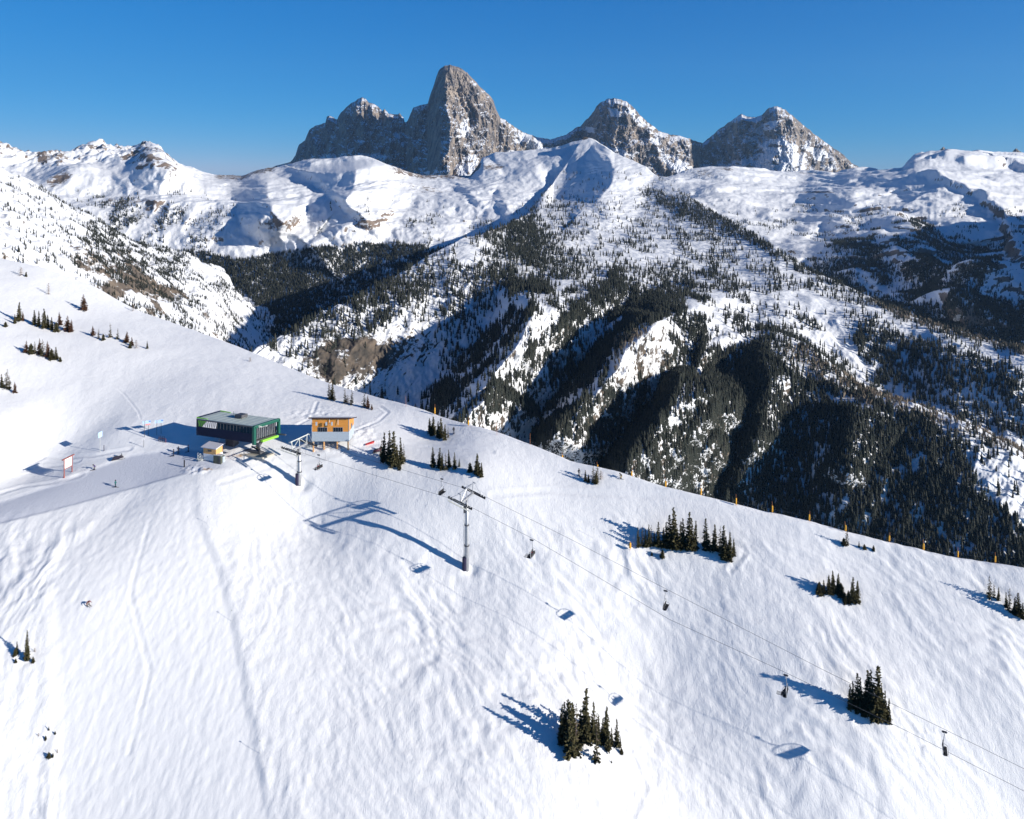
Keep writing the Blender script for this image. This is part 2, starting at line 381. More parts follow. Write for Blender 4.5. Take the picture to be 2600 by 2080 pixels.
def sheet_mesh(name, sh, px0, px1, nc, y0, nr, mat, rockf, back=0.10):
    cols = np.linspace(px0, px1, nc); t = np.linspace(0, 1, nr)
    yc = interp(cols, sh.crest)
    P = np.repeat(cols[None, :], nr, 0)
    tt = np.minimum(t / (1 - back), 1)[:, None]
    Yg = y0 * (yc[None, :] / y0) ** tt
    bk = np.maximum(t - (1 - back), 0)[:, None] / back
    Yg = Yg * (1 + bk ** 1.6 * 0.35)
    Z = sh.z(P, Yg); Xg = (P - 1300) / F * Yg
    # normals for the rock mask
    dXr, dXc = np.gradient(Xg); dYr, dYc = np.gradient(Yg); dZr, dZc = np.gradient(Z)
    nx = dYc * dZr - dZc * dYr; ny = dZc * dXr - dXc * dZr; nz = dXc * dYr - dYc * dXr
    ln = np.sqrt(nx ** 2 + ny ** 2 + nz ** 2) + 1e-9; nz = np.abs(nz) / ln
    py = YH - Z / Yg * F
    if getattr(sh, 'ribs', None):      # buttresses and spurs standing out of the slope
        D = np.zeros_like(Z)
        for (pts, A, wl, wr) in sh.ribs:
            wob = 10 * pnoise(P / 60, py / 60, 171) + 3 * pnoise(P / 18, py / 18, 172)
            d, sd, par = seg_dist(P + wob, py, pts); w = np.where(sd > 0, wl, wr)
            pr = np.maximum(0, 1 - d / w); D = np.maximum(D, A * (0.65 * pr + 0.35 * sstep(0, 1, pr)) * sstep(0, .22, par) * (1 - .5 * sstep(.8, 1, par)))
        D = D + sh.rough(P, py, Xg, Yg)
        D = D * (Yg < interp(P, sh.crest) * 1.001)
        k = 1 - D / Yg; Xg = Xg * k; Yg = Yg * k; Z = Z * k
        dXr, dXc = np.gradient(Xg); dYr, dYc = np.gradient(Yg); dZr, dZc = np.gradient(Z)
        nx = dYc * dZr - dZc * dYr; ny = dZc * dXr - dXc * dZr; nz = dXc * dYr - dYc * dXr
        nz = np.abs(nz) / (np.sqrt(nx ** 2 + ny ** 2 + nz ** 2) + 1e-9)
    rock = rockf(P, py, Xg, Yg, Z, nz)
    o = grid_mesh(name, Xg, Yg, Z, mat, {'rock': np.clip(rock, 0, 1)})
    o['kind'] = 'structure'
    sh.G = (P, Xg, Yg, Z, nz, py, rock)
    return o
# ---- the wooded mountain across the valley
B_crest = [(400,1000),(560,1180),(665,1300),(725,1400),(767,1450),(834,1520),(892,1600),(955,1720),(1009,1820),(1101,1950),(1143,2000),(1205,2150),(1290,2500),(1340,3000),(1365,3400),(1405,3900),(1440,4200),(1483,4500),(1560,4300),(1640,3900),(1710,3500),(1790,3050),(1870,2700),(1980,2350),(2060,2200),(2230,1950),(2350,1800),(2500,1680),(2600,1600),(2900,1400)]
B_sky = [(400,1100),(560,975),(667,903),(725,858),(767,832),(834,805),(892,769),(955,736),(1009,705),(1101,645),(1143,623),(1205,602),(1290,568),(1340,545),(1365,512),(1405,466),(1440,415),(1465,375),(1483,350),(1510,358),(1560,388),(1640,425),(1710,478),(1790,530),(1870,576),(1980,641),(2060,690),(2130,720),(2230,766),(2350,818),(2500,862),(2600,888),(2900,980)]
B_pts = [(p, float(np.interp(p, *np.array(B_crest).T)), float(np.interp(p, *np.array(B_sky).T))) for p in (560,667,767,892,1009,1143,1290,1483,1560,1640,1710,1790,1870,1980,2060,2230,2350,2500,2600,2900)] + [
 (1430,3700,492),(1500,3800,455),(1600,3500,495),(1500,3200,525),(1400,3100,535),(1650,3000,550),(1360,2700,575),(1500,2500,610),(1700,2500,620),(1850,2300,670),(1270,2300,605),(1350,2100,655),(1550,2000,700),(1750,1950,735),(2000,1950,745),(2200,1750,830),(2400,1620,890),(2600,1500,930),
 (1150,1900,660),(1300,1850,700),(1450,1800,735),(1620,1720,790),(1750,1680,830),
 (1000,1600,810),(1150,1620,820),(1300,1580,890),(1500,1540,940),(1680,1500,990),
 (700,1250,965),(850,1350,965),(1000,1380,1020),(1200,1340,1130),(1400,1310,1190),(1600,1290,1230),
 (800,1400,880),(900,1500,850),(1000,1700,745),
 (600,1050,1150),(1000,1150,1250),(1500,1100,1420),(2000,1050,1480),(2400,950,1560),(2800,850,1650),
 # the front spur on the right with its own crest and the hollow behind it
 (1900,1720,815),(2004,1560,863),(2075,1460,903),(2134,1400,949),(2192,1350,990),(2317,1280,1032),(2443,1230,1078),(2551,1190,1128),(2600,1170,1153),(2900,1080,1290),
 (1850,1500,900),(1850,1350,1040),(2000,1300,1050),(2200,1180,1180),(2400,1080,1290),(2600,1020,1380),(2900,950,1480),
 (2192,1480,1010),(2317,1430,1070),(2443,1370,1120),(2600,1300,1200),(2075,1580,915),(2317,1600,950),(2443,1520,960),(2900,1200,1330)]
B = Sheet(B_pts, B_crest, B_sky, 3e-3); B.y0 = 820
B.extra = [
 lambda x, y, px, z: 10 * fbm(x / 200, y / 200, 3, 60) * (0.5 + 0.5 * sstep(2300, 1800, y)) + 2.2 * fbm(x / 34, y / 34, 3, 66) + 4 * ridged((x * .95 + y * .2) / 60, (y - x * .3) / 150, 3, 51, .45) * sstep(1900, 1650, y) * sstep(2.2, 1.2, x / 700),
 # cornice-like hollow under the white dome
]
B.ribs = [
 ([(1340,690),(1350,800),(1300,900),(1200,1010),(1090,1120)], 340, 260, 90),
 ([(1640,730),(1672,815),(1600,880),(1555,950),(1450,1060),(1350,1190)], 350, 255, 105),
 ([(1800,800),(1785,900),(1720,1010),(1640,1130)], 165, 95, 100),
 ([(1760,900),(1735,980),(1690,1060),(1610,1160),(1540,1260)], 330, 230, 90),
 ([(1290,930),(1230,1010),(1150,1110),(1080,1180)], 380, 250, 60),
 ([(1030,700),(1000,780),(900,880),(800,960)], 50, 150, 120),
 ([(1925,850),(1960,960),(1930,1090),(1880,1200)], 70, 90, 110),
 ([(2160,1000),(2170,1100),(2150,1250)], 60, 120, 120),
 ([(1500,372),(1545,405),(1562,430),(1552,465),(1520,505),(1490,530)], 200, 105, 60)]
B.rough = lambda P, py, X, Y: (11 * ridged((P * .9 + py * .45) / 70, (py - P * .3) / 170, 4, 55, .45) + 2.5 * fbm(P / 8, py / 8, 3, 57)) * sstep(2050, 1750, Y) * (1 - .6 * sstep(1750, 1950, P))
def rock_B(px, py, x, y, z, nz):
    n = fbm(x / 60, y / 60, 4, 70)
    r = 0.45 * sstep(0.42, 0.22, nz) * (y < 2100) + 0.08 * n
    r = r + 0.72 * ell(px, py, 920, 915, 230, 70, -15) + 0.5 * ell(px, py, 860, 860, 120, 60, -25) * (n > -.1)
    r = r + 0.35 * ell(px, py, 1250, 870, 80, 70) + 0.28 * ell(px, py, 1560, 1075, 80, 40)
    r = r + 0.4 * ell(px, py, 1590, 490, 60, 12, 12) + 0.9 * ell(px, py, 1479, 350, 24, 8)
    r = r + 0.5 * ell(px, py, 1250, 585, 130, 28, -22)
    r = r + 0.12 * sstep(0.1, 0.5, n) * sstep(2000, 1600, y) * sstep(700, 900, py)
    return r
mat_B = terrain_mat("mountain_snow_and_rock", (0.06, 0.055, 0.05), (0.17, 0.135, 0.105), sc=0.09, bumpd=4, thr_noise=0.6)
sheet_mesh("wooded_mountain", B, 400, 2900, 1100, 820, 620, mat_B, rock_B)

# ---- valley, cirque and the white range on the left
E_crest = [(-300,4600),(0,4600),(259,4800),(543,5000),(676,4800),(800,4500),(900,4400),(1027,4600),(1145,4900),(1227,4850),(1331,4750),(1405,4700),(1483,4650),(1750,4700)]
E_sky = [(-300,350),(0,371),(25,381),(63,398),(96,400),(129,404),(163,402),(188,392),(225,375),(259,369),(292,381),(330,385),(355,381),(363,374),(388,388),(417,404),(442,425),(480,431),(543,444),(614,447),(639,437),(676,427),(710,424),(750,414),(789,404),(841,406),(900,401),(930,404),(975,419),(1027,436),(1071,447),(1145,446),(1194,446),(1210,425),(1227,400),(1257,388),(1331,383),(1405,376),(1461,357),(1483,352),(1560,400),(1750,500)]
E_pts = [(p, float(np.interp(p, *np.array(E_crest).T)), float(np.interp(p, *np.array(E_sky).T))) for p in (-300,0,120,259,363,450,543,676,800,900,1027,1145,1257,1405,1483,1600)] + [
 (0,4000,435),(150,4000,450),(300,4100,425),(330,3800,460),(100,3400,500),(250,3300,535),(450,3500,500),(400,3150,580),(600,3800,505),(620,3100,590),(750,3700,505),(880,4000,470),(850,3200,570),(1000,3700,495),(1000,3150,585),(1150,3800,495),(1150,3150,590),(1300,4200,450),(1300,3400,545),(1400,4200,445),(1480,3700,520),(1600,3600,560),
 (500,3050,620),(700,3050,637),(900,3000,627),(1050,2950,640),(1250,2850,660),(1500,2800,700),
 (400,2950,680),(560,2850,705),(700,2750,740),(900,2700,765),(1050,2650,755),(600,2500,820),(450,2550,800),(750,2400,895),(600,2200,960),(900,2400,960),(1100,2400,910),(200,2700,700),(-200,2500,650),(0,2600,680),(500,1700,1080),(900,1700,1180),(0,1600,900)]
E = Sheet(E_pts, E_crest, E_sky, 2e-3); E.y0 = 1400
E.extra = [
 spur(E, [(360,380),(400,420),(430,470)], 70, 170, 170, .3),
 spur(E, [(130,405),(160,440),(200,470)], 60, 170, 170, .3),
 lambda x, y, px, z: 34 * fbm(x / 480, y / 480, 4, 80, .4) * sstep(4900, 4200, y) * sstep(1500, 2400, y) + 4 * fbm(x / 70, y / 70, 3, 88),
 lambda x, y, px, z: 26 * ridged(x / 120, y / 160, 4, 86) * sstep(3900, 4500, y) * sstep(560, 420, px),
]
E.ribs = [
 ([(898,404),(903,440),(893,490),(858,530)], 460, 145, 230),
 ([(684,430),(676,470),(695,540),(745,590)], 340, 210, 90),
 ([(360,378),(395,420),(450,450)], 220, 70, 120),
 ([(1245,400),(1215,450),(1170,500)], 160, 120, 120),
 ([(1400,440),(1330,490),(1250,520)], 140, 120, 120)]
E.rough = lambda P, py, X, Y: (16 * ridged(P / 60, py / 50, 4, 58, .5)) * sstep(2600, 3200, Y)
def rock_E(px, py, x, y, z, nz):
    n = fbm(x / 130, y / 130, 4, 90); n2 = fbm(x / 40, y / 40, 3, 95)
    sky = interp(px, E_sky); dep = py - sky
    r = 0.95 * sstep(42, 8, dep) * sstep(470, 430, px) * sstep(-0.35, 0.25, n) * 0.6
    r = r + 0.7 * ell(px, py, 150, 455, 60, 26, -25) + 0.55 * ell(px, py, 370, 415, 75, 26, 15) * (n2 > -0.2)
    r = r + 0.6 * sstep(24, 4, dep) * sstep(520, 560, px) * sstep(720, 690, px) + 0.35 * ell(px, py, 690, 500, 30, 70, -20)
    r = r + 0.3 * ell(px, py, 720, 565, 70, 30) + 0.55 * ell(px, py, 300, 515, 150, 30) * (n > -.1)
    r = r + 0.6 * sstep(22, 2, dep) * sstep(960, 1010, px) * sstep(1240, 1200, px) + 0.5 * ell(px, py, 1080, 480, 120, 22, 10)
    r = r + 0.6 * ell(px, py, 1250, 425, 60, 16) + 0.4 * ell(px, py, 960, 560, 110, 30, -15) + 0.35 * ell(px, py, 1180, 560, 90, 40)
    r = r + 0.3 * ell(px, py, 460, 560, 140, 50, 20)
    return r * 0.9 + 0.12 * n2 + 0.35 * sstep(0.72, 0.5, nz)
mat_E = terrain_mat("range_snow_and_rock", (0.15, 0.12, 0.10), (0.26, 0.20, 0.16), sc=0.045, bumpd=8, thr_noise=0.55)
sheet_mesh("white_range", E, -300, 1700, 800, 1400, 460, mat_E, rock_E)

# ---- the near slope of the left-hand ridge
C_crest = [(-500,1500),(-200,1500),(0,1700),(83,1800),(180,1900),(300,2000),(397,2100),(492,2200),(568,2250),(640,2200),(760,2100)]
C_sky = [(-500,330),(-200,390),(0,430),(83,463),(138,492),(180,525),(250,559),(300,592),(346,617),(397,634),(492,659),(568,690),(640,790),(760,960)]
C_pts = [(-500,1500,330),(-200,1500,390),(0,1700,430),(180,1900,525),(300,2000,592),(397,2100,634),(492,2200,659),(568,2250,690),(640,2200,790),(760,2100,960),
 (0,1200,540),(0,900,650),(0,700,760),(150,1400,600),(150,1000,700),(300,1600,670),(300,1150,770),(420,1700,715),(420,1300,805),(520,1850,745),(520,1450,850),(600,1800,860),(600,1400,960),(700,1500,1060),(150,700,860),(400,900,950),(-200,1000,550),(-200,700,700),(-500,800,600),(700,1000,1200)]
CR = Sheet(C_pts, C_crest, C_sky, 2e-3); CR.y0 = 600
CR.extra = [lambda x, y, px, z: 14 * fbm(x / 130, y / 130, 4, 100) + 7 * ridged(x / 45, y / 60, 3, 104) * sstep(-400, 100, x + 900)]
def rock_C(px, py, x, y, z, nz):
    n = fbm(x / 50, y / 50, 4, 110)
    r = 0.28 * sstep(-0.2, 0.5, n)
    for (a, b, c, d, e) in ((330, 690, 70, 60, 40), (285, 735, 40, 22, 30), (390, 740, 60, 28, 35), (440, 745, 40, 20, 20), (390, 790, 30, 16, 20), (230, 660, 60, 30, 30)):
        r = r + 0.50 * ell(px, py, a, b, c * 1.2, d * 1.2, e)
    return r + 0.2 * sstep(.75, .5, nz)
mat_C = terrain_mat("ridge_snow_and_rock", (0.12, 0.10, 0.085), (0.21, 0.165, 0.125), sc=0.12, bumpd=3, thr_noise=0.6)
sheet_mesh("left_ridge", CR, -500, 760, 520, 600, 360, mat_C, rock_C)

# ---- the white plateau and dark basin on the right
F_crest = [(1400,5600),(1678,5600),(1957,6000),(2189,6300),(2290,6200),(2361,6000),(2600,6200),(3500,6200)]
F_sky = [(1400,480),(1600,462),(1678,454),(1720,440),(1771,430),(1853,424),(1900,430),(1957,434),(2050,437),(2120,439),(2189,428),(2215,430),(2251,435),(2290,433),(2303,415),(2322,397),(2340,390),(2361,383),(2420,389),(2517,397),(2600,397),(3500,400)]
F_pts = [(p, float(np.interp(p, *np.array(F_crest).T)), float(np.interp(p, *np.array(F_sky).T))) for p in (1400,1678,1771,1957,2120,2251,2361,2517,2700,3000)] + [
 (1700,5000,500),(1900,5200,470),(2050,5300,480),(1800,4300,555),(2000,4400,555),(2150,4600,530),(1950,3800,605),(2100,3700,625),(2250,4700,520),(2400,5300,440),(2580,5500,440),(2380,4800,490),(2300,4300,560),(2450,4100,590),(2600,4500,540),(2300,3700,620),(2450,3500,660),(2600,3700,630),(2150,3100,700),(2300,2900,740),(2450,2900,745),(2600,3000,720),(2300,2500,810),(2450,2400,835),(2600,2300,860),(2000,2900,760),(2800,2000,950),(2400,2000,960),(2800,2900,700),(2900,4500,500),(2100,2200,900),(3150,2800,400),(3150,3400,400),(3400,2700,330),(3100,2250,560),(2850,3500,600),(3400,4500,420),(3400,2000,500)]
FS = Sheet(F_pts, F_crest, F_sky, 2e-3); FS.y0 = 1900
def step(sh, pix, A, w, fade=0.15):
    pts = []
    for (a, b) in pix:
        Y = sh.at(a, b); pts.append(((a - 1300) / F * Y, Y))
    def f(x, y, px, z):
        d, sd, par = seg_dist(x, y, pts); d = d * sd
        d = d + 25 * pnoise(x / 90, y / 90, 120)
        s = sstep(-w, w, d) * np.exp(-np.maximum(d, 0) / (w * 14))
        return A * s * sstep(0, fade, par) * (1 - sstep(1 - fade, 1, par))
    return f
FS.extra = [
 step(FS, [(2620,760),(2560,640),(2545,560),(2480,510),(2400,478),(2330,455),(2280,448)], 60, 30),
 step(FS, [(2640,455),(2560,425),(2450,418),(2350,402)], 60, 40),
 spur(FS, [(2230,520),(2300,590),(2330,640)], 60, 200, 200),
 spur(FS, [(2150,640),(2250,660),(2330,700),(2420,760)], 90, 160, 160),
 spur(FS, [(2600,690),(2500,760),(2430,800)], 110, 150, 150),
 lambda x, y, px, z: 38 * fbm(x / 600, y / 500, 4, 130, .4) * sstep(6000, 5200, y) + 4 * fbm(x / 70, y / 70, 3, 136),
 lambda x, y, px, z: 14 * sstep(-.1, .1, pnoise(x / 600, (y + 60 * pnoise(x / 200, y / 200, 3)) / 160, 140)),
]
FS.ribs = [
 ([(2020,440),(2130,446),(2235,452),(2290,449),(2450,474),(2545,530),(2572,600),(2565,720)], 330, 260, 300),
 ([(2560,690),(2470,760),(2400,800)], 150, 150, 200),
 ([(2060,520),(2130,580),(2200,600)], 90, 150, 150)]
FS.rough = lambda P, py, X, Y: (14 * ridged(P / 70, py / 40, 4, 59, .5)) * sstep(2000, 3000, Y)
def rock_F(px, py, x, y, z, nz):
    n = fbm(x / 140, y / 140, 4, 150)
    r = 0.7 * sstep(0.70, 0.46, nz) + 0.05 * n
    r = r + 0.5 * ell(px, py, 1790, 440, 80, 22, -5) + 0.4 * ell(px, py, 1880, 432, 70, 12, 8) + 0.5 * ell(px, py, 2050, 440, 70, 7, 3)
    r = r + 0.6 * ell(px, py, 2075, 488, 90, 5, 0) + 0.3 * ell(px, py, 2590, 620, 40, 60)
    return r
mat_F = terrain_mat("plateau_snow_and_rock", (0.12, 0.10, 0.09), (0.22, 0.18, 0.155), sc=0.045, bumpd=8, thr_noise=0.45)
sheet_mesh("white_plateau", FS, 1400, 3450, 820, 1900, 460, mat_F, rock_F)

# ------------------------------------------------------------------ the rock peaks
G_sky = [(600,470),(700,421),(737,412),(750,395),(756,375),(759,367),(774,356),(785,330),(805,318),(826,313),(830,297),(837,294),(856,304),(863,289),(880,272),(893,261),(902,258),(910,250),(919,247),(928,251),(936,261),(948,263),(960,271),(971,282),(976,276),(986,289),(1008,291),(1015,287),(1025,300),(1028,311),(1033,310),(1038,300),(1049,274),(1065,268),(1086,263),(1090,248),(1097,228),(1104,208),(1108,194),(1112,182),(1120,173),(1130,167),(1142,165),(1152,168),(1164,171),(1175,177),(1186,185),(1201,200),(1220,222),(1238,237),(1253,256),(1260,278),(1271,300),(1279,302),(1301,319),(1331,337),(1368,349),(1398,354),(1437,342),(1464,323),(1474,320),(1485,307),(1496,298),(1508,283),(1515,270),(1522,263),(1541,252),(1560,249),(1575,252),(1589,257),(1600,265),(1612,276),(1623,290),(1641,307),(1671,331),(1697,341),(1727,344),(1753,354),(1784,364),(1801,350),(1827,328),(1864,302),(1882,290),(1900,296),(1920,298),(1934,292),(1953,274),(1975,270),(1994,279),(2012,294),(2038,316),(2068,341),(2105,368),(2142,394),(2161,413),(2187,428),(2260,470)]
# ribs: crest line in photo pixels, bulge towards us in metres, half width in pixels (left, right)
G_ribs = [
 ([(1142,165),(1135,230),(1140,300),(1150,340),(1130,400),(1105,440)], 420, 46, 60),
 ([(1175,178),(1215,250),(1235,320),(1225,380),(1200,430)], 300, 34, 70),
 ([(1255,260),(1275,320),(1290,370),(1320,420)], 260, 34, 70),
 ([(1345,340),(1370,370),(1390,400)], 180, 40, 40),
 ([(1060,270),(1050,330),(1040,400)], 160, 30, 30),
 ([(919,247),(905,300),(880,360),(850,430)], 260, 60, 60),
 ([(1010,290),(990,350),(985,420)], 180, 40, 40),
 ([(835,296),(820,340),(790,400)], 180, 40, 40),
 ([(1048,400),(1075,420),(1090,450)], 200, 40, 50),
 ([(1575,252),(1610,300),(1650,350),(1690,400),(1720,440)], 420, 70, 80),
 ([(1640,310),(1660,380),(1650,430)], 170, 25, 35),
 ([(1545,252),(1530,310),(1510,380)], 160, 40, 40),
 ([(1727,344),(1745,390),(1760,430)], 170, 35, 35),
 ([(1990,278),(2005,330),(2010,390),(2020,440)], 450, 80, 90),
 ([(1885,290),(1870,340),(1840,400),(1800,430)], 200, 50, 50),
 ([(1950,275),(1900,340),(1880,400)], 150, 40, 40),
 ([(2070,341),(2090,390),(2110,430)], 160, 40, 50)]
def build_peaks():
    cols = np.linspace(600, 2260, 1330)
    sk = interp(cols, G_sky) + 1.6 * fbm(cols / 9, cols * 0 + 3.3, 3, 160) * sstep(440, 400, interp(cols, G_sky))
    rows = np.linspace(0, 1, 260) ** 1.0
    P = np.repeat(cols[None, :], len(rows), 0)
    depth = np.maximum(475 - sk, 4)
    PY = sk[None, :] + rows[:, None] * depth[None, :]
    dp = PY - sk[None, :]
    rec = interp(P, [(600,2500),(740,2300),(1000,800),(1128,0),(1398,0),(1478,620),(1565,0),(1750,0),(1800,820),(1965,0),(2300,0)])
    base = 9700 + rec - 5.2 * dp ** 1.0 - 0.010 * dp ** 2
    rel = np.zeros_like(base)
    for (pts, A, wl, wr) in G_ribs:
        wob = 6 * pnoise(P / 25, PY / 25, 170)
        d, sd, par = seg_dist(P + wob, PY, pts)
        w = np.where(sd > 0, wl, wr)
        rel = np.maximum(rel, A * np.maximum(0, 1 - d / w) * (0.5 + 0.5 * sstep(0, .2, par)))
    rel = rel + 115 * ridged(P / 38, PY / 75, 5, 175, 0.5) + 20 * fbm(P / 5, PY / 7, 4, 185, .65)
    rel = rel + 22 * ridged((P + PY * .5) / 9, (PY - P * .3) / 14, 3, 190)
    rel = rel * sstep(0, 14, dp) 
    Y = base - rel
    X = (P - 1300) / F * Y; Z = -(PY - YH) / F * Y
    # back side
    nb = 12; Xb = []; Yb = []; Zb = []
    for k in range(nb, 0, -1):
        Yk = Y[0] + k * 60; Xb.append((cols - 1300) / F * Y[0]); Yb.append(Yk); Zb.append(Z[0] - k * 75 - 15 * pnoise(cols / 20, cols * 0 + k * 0.5, 5))
    X = np.vstack([Xb, X]); Y = np.vstack([Yb, Y]); Z = np.vstack([Zb, Z])
    PXX = np.vstack([np.repeat(cols[None], nb, 0), P]); PYY = np.vstack([np.repeat(sk[None], nb, 0), PY])
    dXr, dXc = np.gradient(X); dYr, dYc = np.gradient(Y); dZr, dZc = np.gradient(Z)
    nx = dYc * dZr - dZc * dYr; ny = dZc * dXr - dXc * dZr; nz = dXc * dYr - dYc * dXr
    nz = np.abs(nz) / (np.sqrt(nx ** 2 + ny ** 2 + nz ** 2) + 1e-9)
    n = fbm(PXX / 22, PYY / 14, 5, 200, .6)
    dpp = PYY - np.concatenate([np.repeat(sk[None], PYY.shape[0], 0)])
    snow = sstep(0.56, 0.86, nz + 0.2 * n) * 0.62
    low = sstep(150, 280, PYY) 
    snow = snow * (0.3 + 0.7 * low) + 0.32 * sstep(0.1, 0.7, fbm(PXX / 30 + PYY / 40, PYY / 7, 4, 207, .6)) * sstep(180, 330, PYY)
    for (a, b, c, d, e, v) in ((1345, 365, 55, 16, 25, .7), (1300, 400, 60, 20, 10, .55), (1190, 425, 22, 34, 25, 1.0), (1180, 330, 22, 30, 20, .5), (1010, 350, 40, 16, 10, .3),
        (1985, 400, 70, 50, 10, .95), (2080, 395, 60, 22, 38, .6), (1920, 420, 70, 22, 0, .9), (1560, 285, 14, 22, -30, .8), (1620, 305, 10, 40, -40, .7), (1930, 335, 60, 14, -32, .7), (1820, 425, 60, 14, -10, .6),
        (1720, 420, 50, 20, 30, .7), (1500, 330, 20, 12, 20, .5), (1560, 385, 70, 14, 10, .45), (1665, 360, 12, 34, -30, .7), (1200, 210, 12, 16, 0, .2), (900, 400, 120, 16, 0, .35), (1100, 440, 40, 16, 0, .4)):
        snow = snow + 1.7 * v * ell(PXX, PYY, a, b, c * 1.1, d * 1.1, e) * sstep(-0.7, 0.1, n)
    rock = 1 - np.clip(snow, 0, 1) * 0.95
    m = terrain_mat("peak_granite", (0.085, 0.082, 0.088), (0.36, 0.30, 0.245), snow=(0.74, 0.76, 0.80), sc=0.018, bumpd=22, thr_noise=0.42)
    o = grid_mesh("rock_peaks", X, Y, Z, m, {'rock': rock}, smooth=False); o['kind'] = 'structure'
    # two small far tops behind the plateau
    for (cx, top, hw) in ((2395, 373, 22), (2581, 377, 26)):
        c = np.linspace(-1, 1, 60); r = np.linspace(0, 1, 30)
        Pc = np.repeat((cx + c * hw)[None], 30, 0); skk = top + 26 * np.abs(c) ** 1.2 + 1.5 * fbm(c * 3, c * 0 + cx, 3, 210)
        Pr = skk[None] + r[:, None] * (412 - skk)[None]
        YY = 9000 - 5 * (Pr - skk[None]) - 30 * ridged(Pc / 6, Pr / 9, 4, 215)
        g = grid_mesh("far_top", (Pc - 1300) / F * YY, YY, -(Pr - YH) / F * YY, m, {'rock': 0.9 - 0.2 * np.abs(fbm(Pc / 8, Pr / 5, 3, 216))}); g['kind'] = 'structure'
build_peaks()

# ------------------------------------------------------------------ forests
def foliage_mat(name, a, b_, rough=0.9):
    m, nt, b = newmat(name); L = nt.links
    at = nt.nodes.new('ShaderNodeAttribute'); at.attribute_name = 'tint'
    mx = nt.nodes.new('ShaderNodeMix'); mx.data_type = 'RGBA'; mx.inputs['A'].default_value = (*a, 1); mx.inputs['B'].default_value = (*b_, 1)
    L.new(at.outputs['Fac'], mx.inputs['Factor']); L.new(mx.outputs['Result'], b.inputs['Base Color'])
    b.inputs['Roughness'].default_value = rough; b.inputs['Specular IOR Level'].default_value = 0.15
    return m
M_far = foliage_mat("far_fir_foliage", (0.018, 0.025, 0.022), (0.088, 0.084, 0.066))
M_aspen = foliage_mat("bare_aspen_twigs", (0.16, 0.13, 0.10), (0.34, 0.28, 0.21))

def proto(tiers, sides, r, rg):
    V = []; T = []
    for k in range(tiers):
        z0 = 0.06 + 0.90 * k / tiers; z1 = min(1.0, z0 + 1.55 * 0.94 / tiers)
        rr = r * (1 - 0.82 * k / tiers) * (0.85 + 0.3 * rg.random())
        a0 = rg.random() * 6.28; b = len(V); V.append((0, 0, z1))
        for i in range(sides * 2):
            q = rr * (1.0 if i % 2 else 0.55) * (0.75 + 0.5 * rg.random()); a = a0 + i * math.pi / sides
            V.append((q * math.cos(a), q * math.sin(a), z0 + (0.0 if i % 2 else 0.05) - 0.02 * rg.random()))
        n = sides * 2
        for i in range(n): T.append((b, b + 1 + i, b + 1 + (i + 1) % n))
    return np.array(V), np.array(T)
_rg = np.random.default_rng(3)
PR_NEAR = [proto(4, 4, 0.17 + 0.05 * _rg.random(), _rg) for _ in range(5)]
PR_FAR = [proto(2, 3, 0.20 + 0.05 * _rg.random(), _rg) for _ in range(3)]

def in_poly(px, py, poly, soft=0):
    P = poly; c = np.zeros(px.shape, bool); j = len(P) - 1
    for i in range(len(P)):
        xi, yi = P[i]; xj, yj = P[j]
        if yi != yj:
            c ^= ((yi > py) != (yj > py)) & (px < (xj - xi) * (py - yi) / (yj - yi) + xi)
        j = i
    return c
def scatter(sh, dens):
    P, X, Y, Z, nz, py, rock = sh.G
    ax = np.hypot(X[:-1, 1:] - X[:-1, :-1], Y[:-1, 1:] - Y[:-1, :-1]); ay = np.sqrt((X[1:, :-1] - X[:-1, :-1]) ** 2 + (Y[1:, :-1] - Y[:-1, :-1]) ** 2 + (Z[1:, :-1] - Z[:-1, :-1]) ** 2)
    D = dens(P[:-1, :-1], py[:-1, :-1], X[:-1, :-1], Y[:-1, :-1]) * ax * ay
    # keep only the near side of the crest
    D = D * (Y[:-1, :-1] < interp(P[:-1, :-1], sh.crest) * 1.01)
    n = rng.poisson(np.clip(D, 0, 6))
    ii, jj = np.nonzero(n); rep = n[ii, jj]; ii = np.repeat(ii, rep); jj = np.repeat(jj, rep)
    a = rng.random(len(ii)); b = rng.random(len(ii))
    def bl(A): return (A[ii, jj] * (1 - a) + A[ii, jj + 1] * a) * (1 - b) + (A[ii + 1, jj] * (1 - a) + A[ii + 1, jj + 1] * a) * b
    return np.stack([bl(X), bl(Y), bl(Z)], 1), bl(P), bl(py)
def merge(pts, hts, protos, tint):
    Vs = []; Ts = []; Cs = []; off = 0
    kind = rng.integers(0, len(protos), len(pts)); rot = rng.random(len(pts)) * 6.28
    wd = 0.8 + 0.45 * rng.random(len(pts))
    for k, (V, T) in enumerate(protos):
        m = np.nonzero(kind == k)[0]
        if len(m) == 0: continue
        c, s = np.cos(rot[m])[:, None], np.sin(rot[m])[:, None]
        h = hts[m][:, None]; w = wd[m][:, None] * h
        x = (V[None, :, 0] * c - V[None, :, 1] * s) * w + pts[m, 0:1]
        y = (V[None, :, 0] * s + V[None, :, 1] * c) * w + pts[m, 1:2]
        z = V[None, :, 2] * h + pts[m, 2:3] - 0.03 * h
        Vs.append(np.stack([x, y, z], 2).reshape(-1, 3)); n = len(m)
        Ts.append((T[None] + (np.arange(n) * len(V))[:, None, None] + off).reshape(-1, 3)); off += n * len(V)
        Cs.append(np.repeat(tint[m], len(V)))
    return np.concatenate(Vs), np.concatenate(Ts), np.concatenate(Cs)

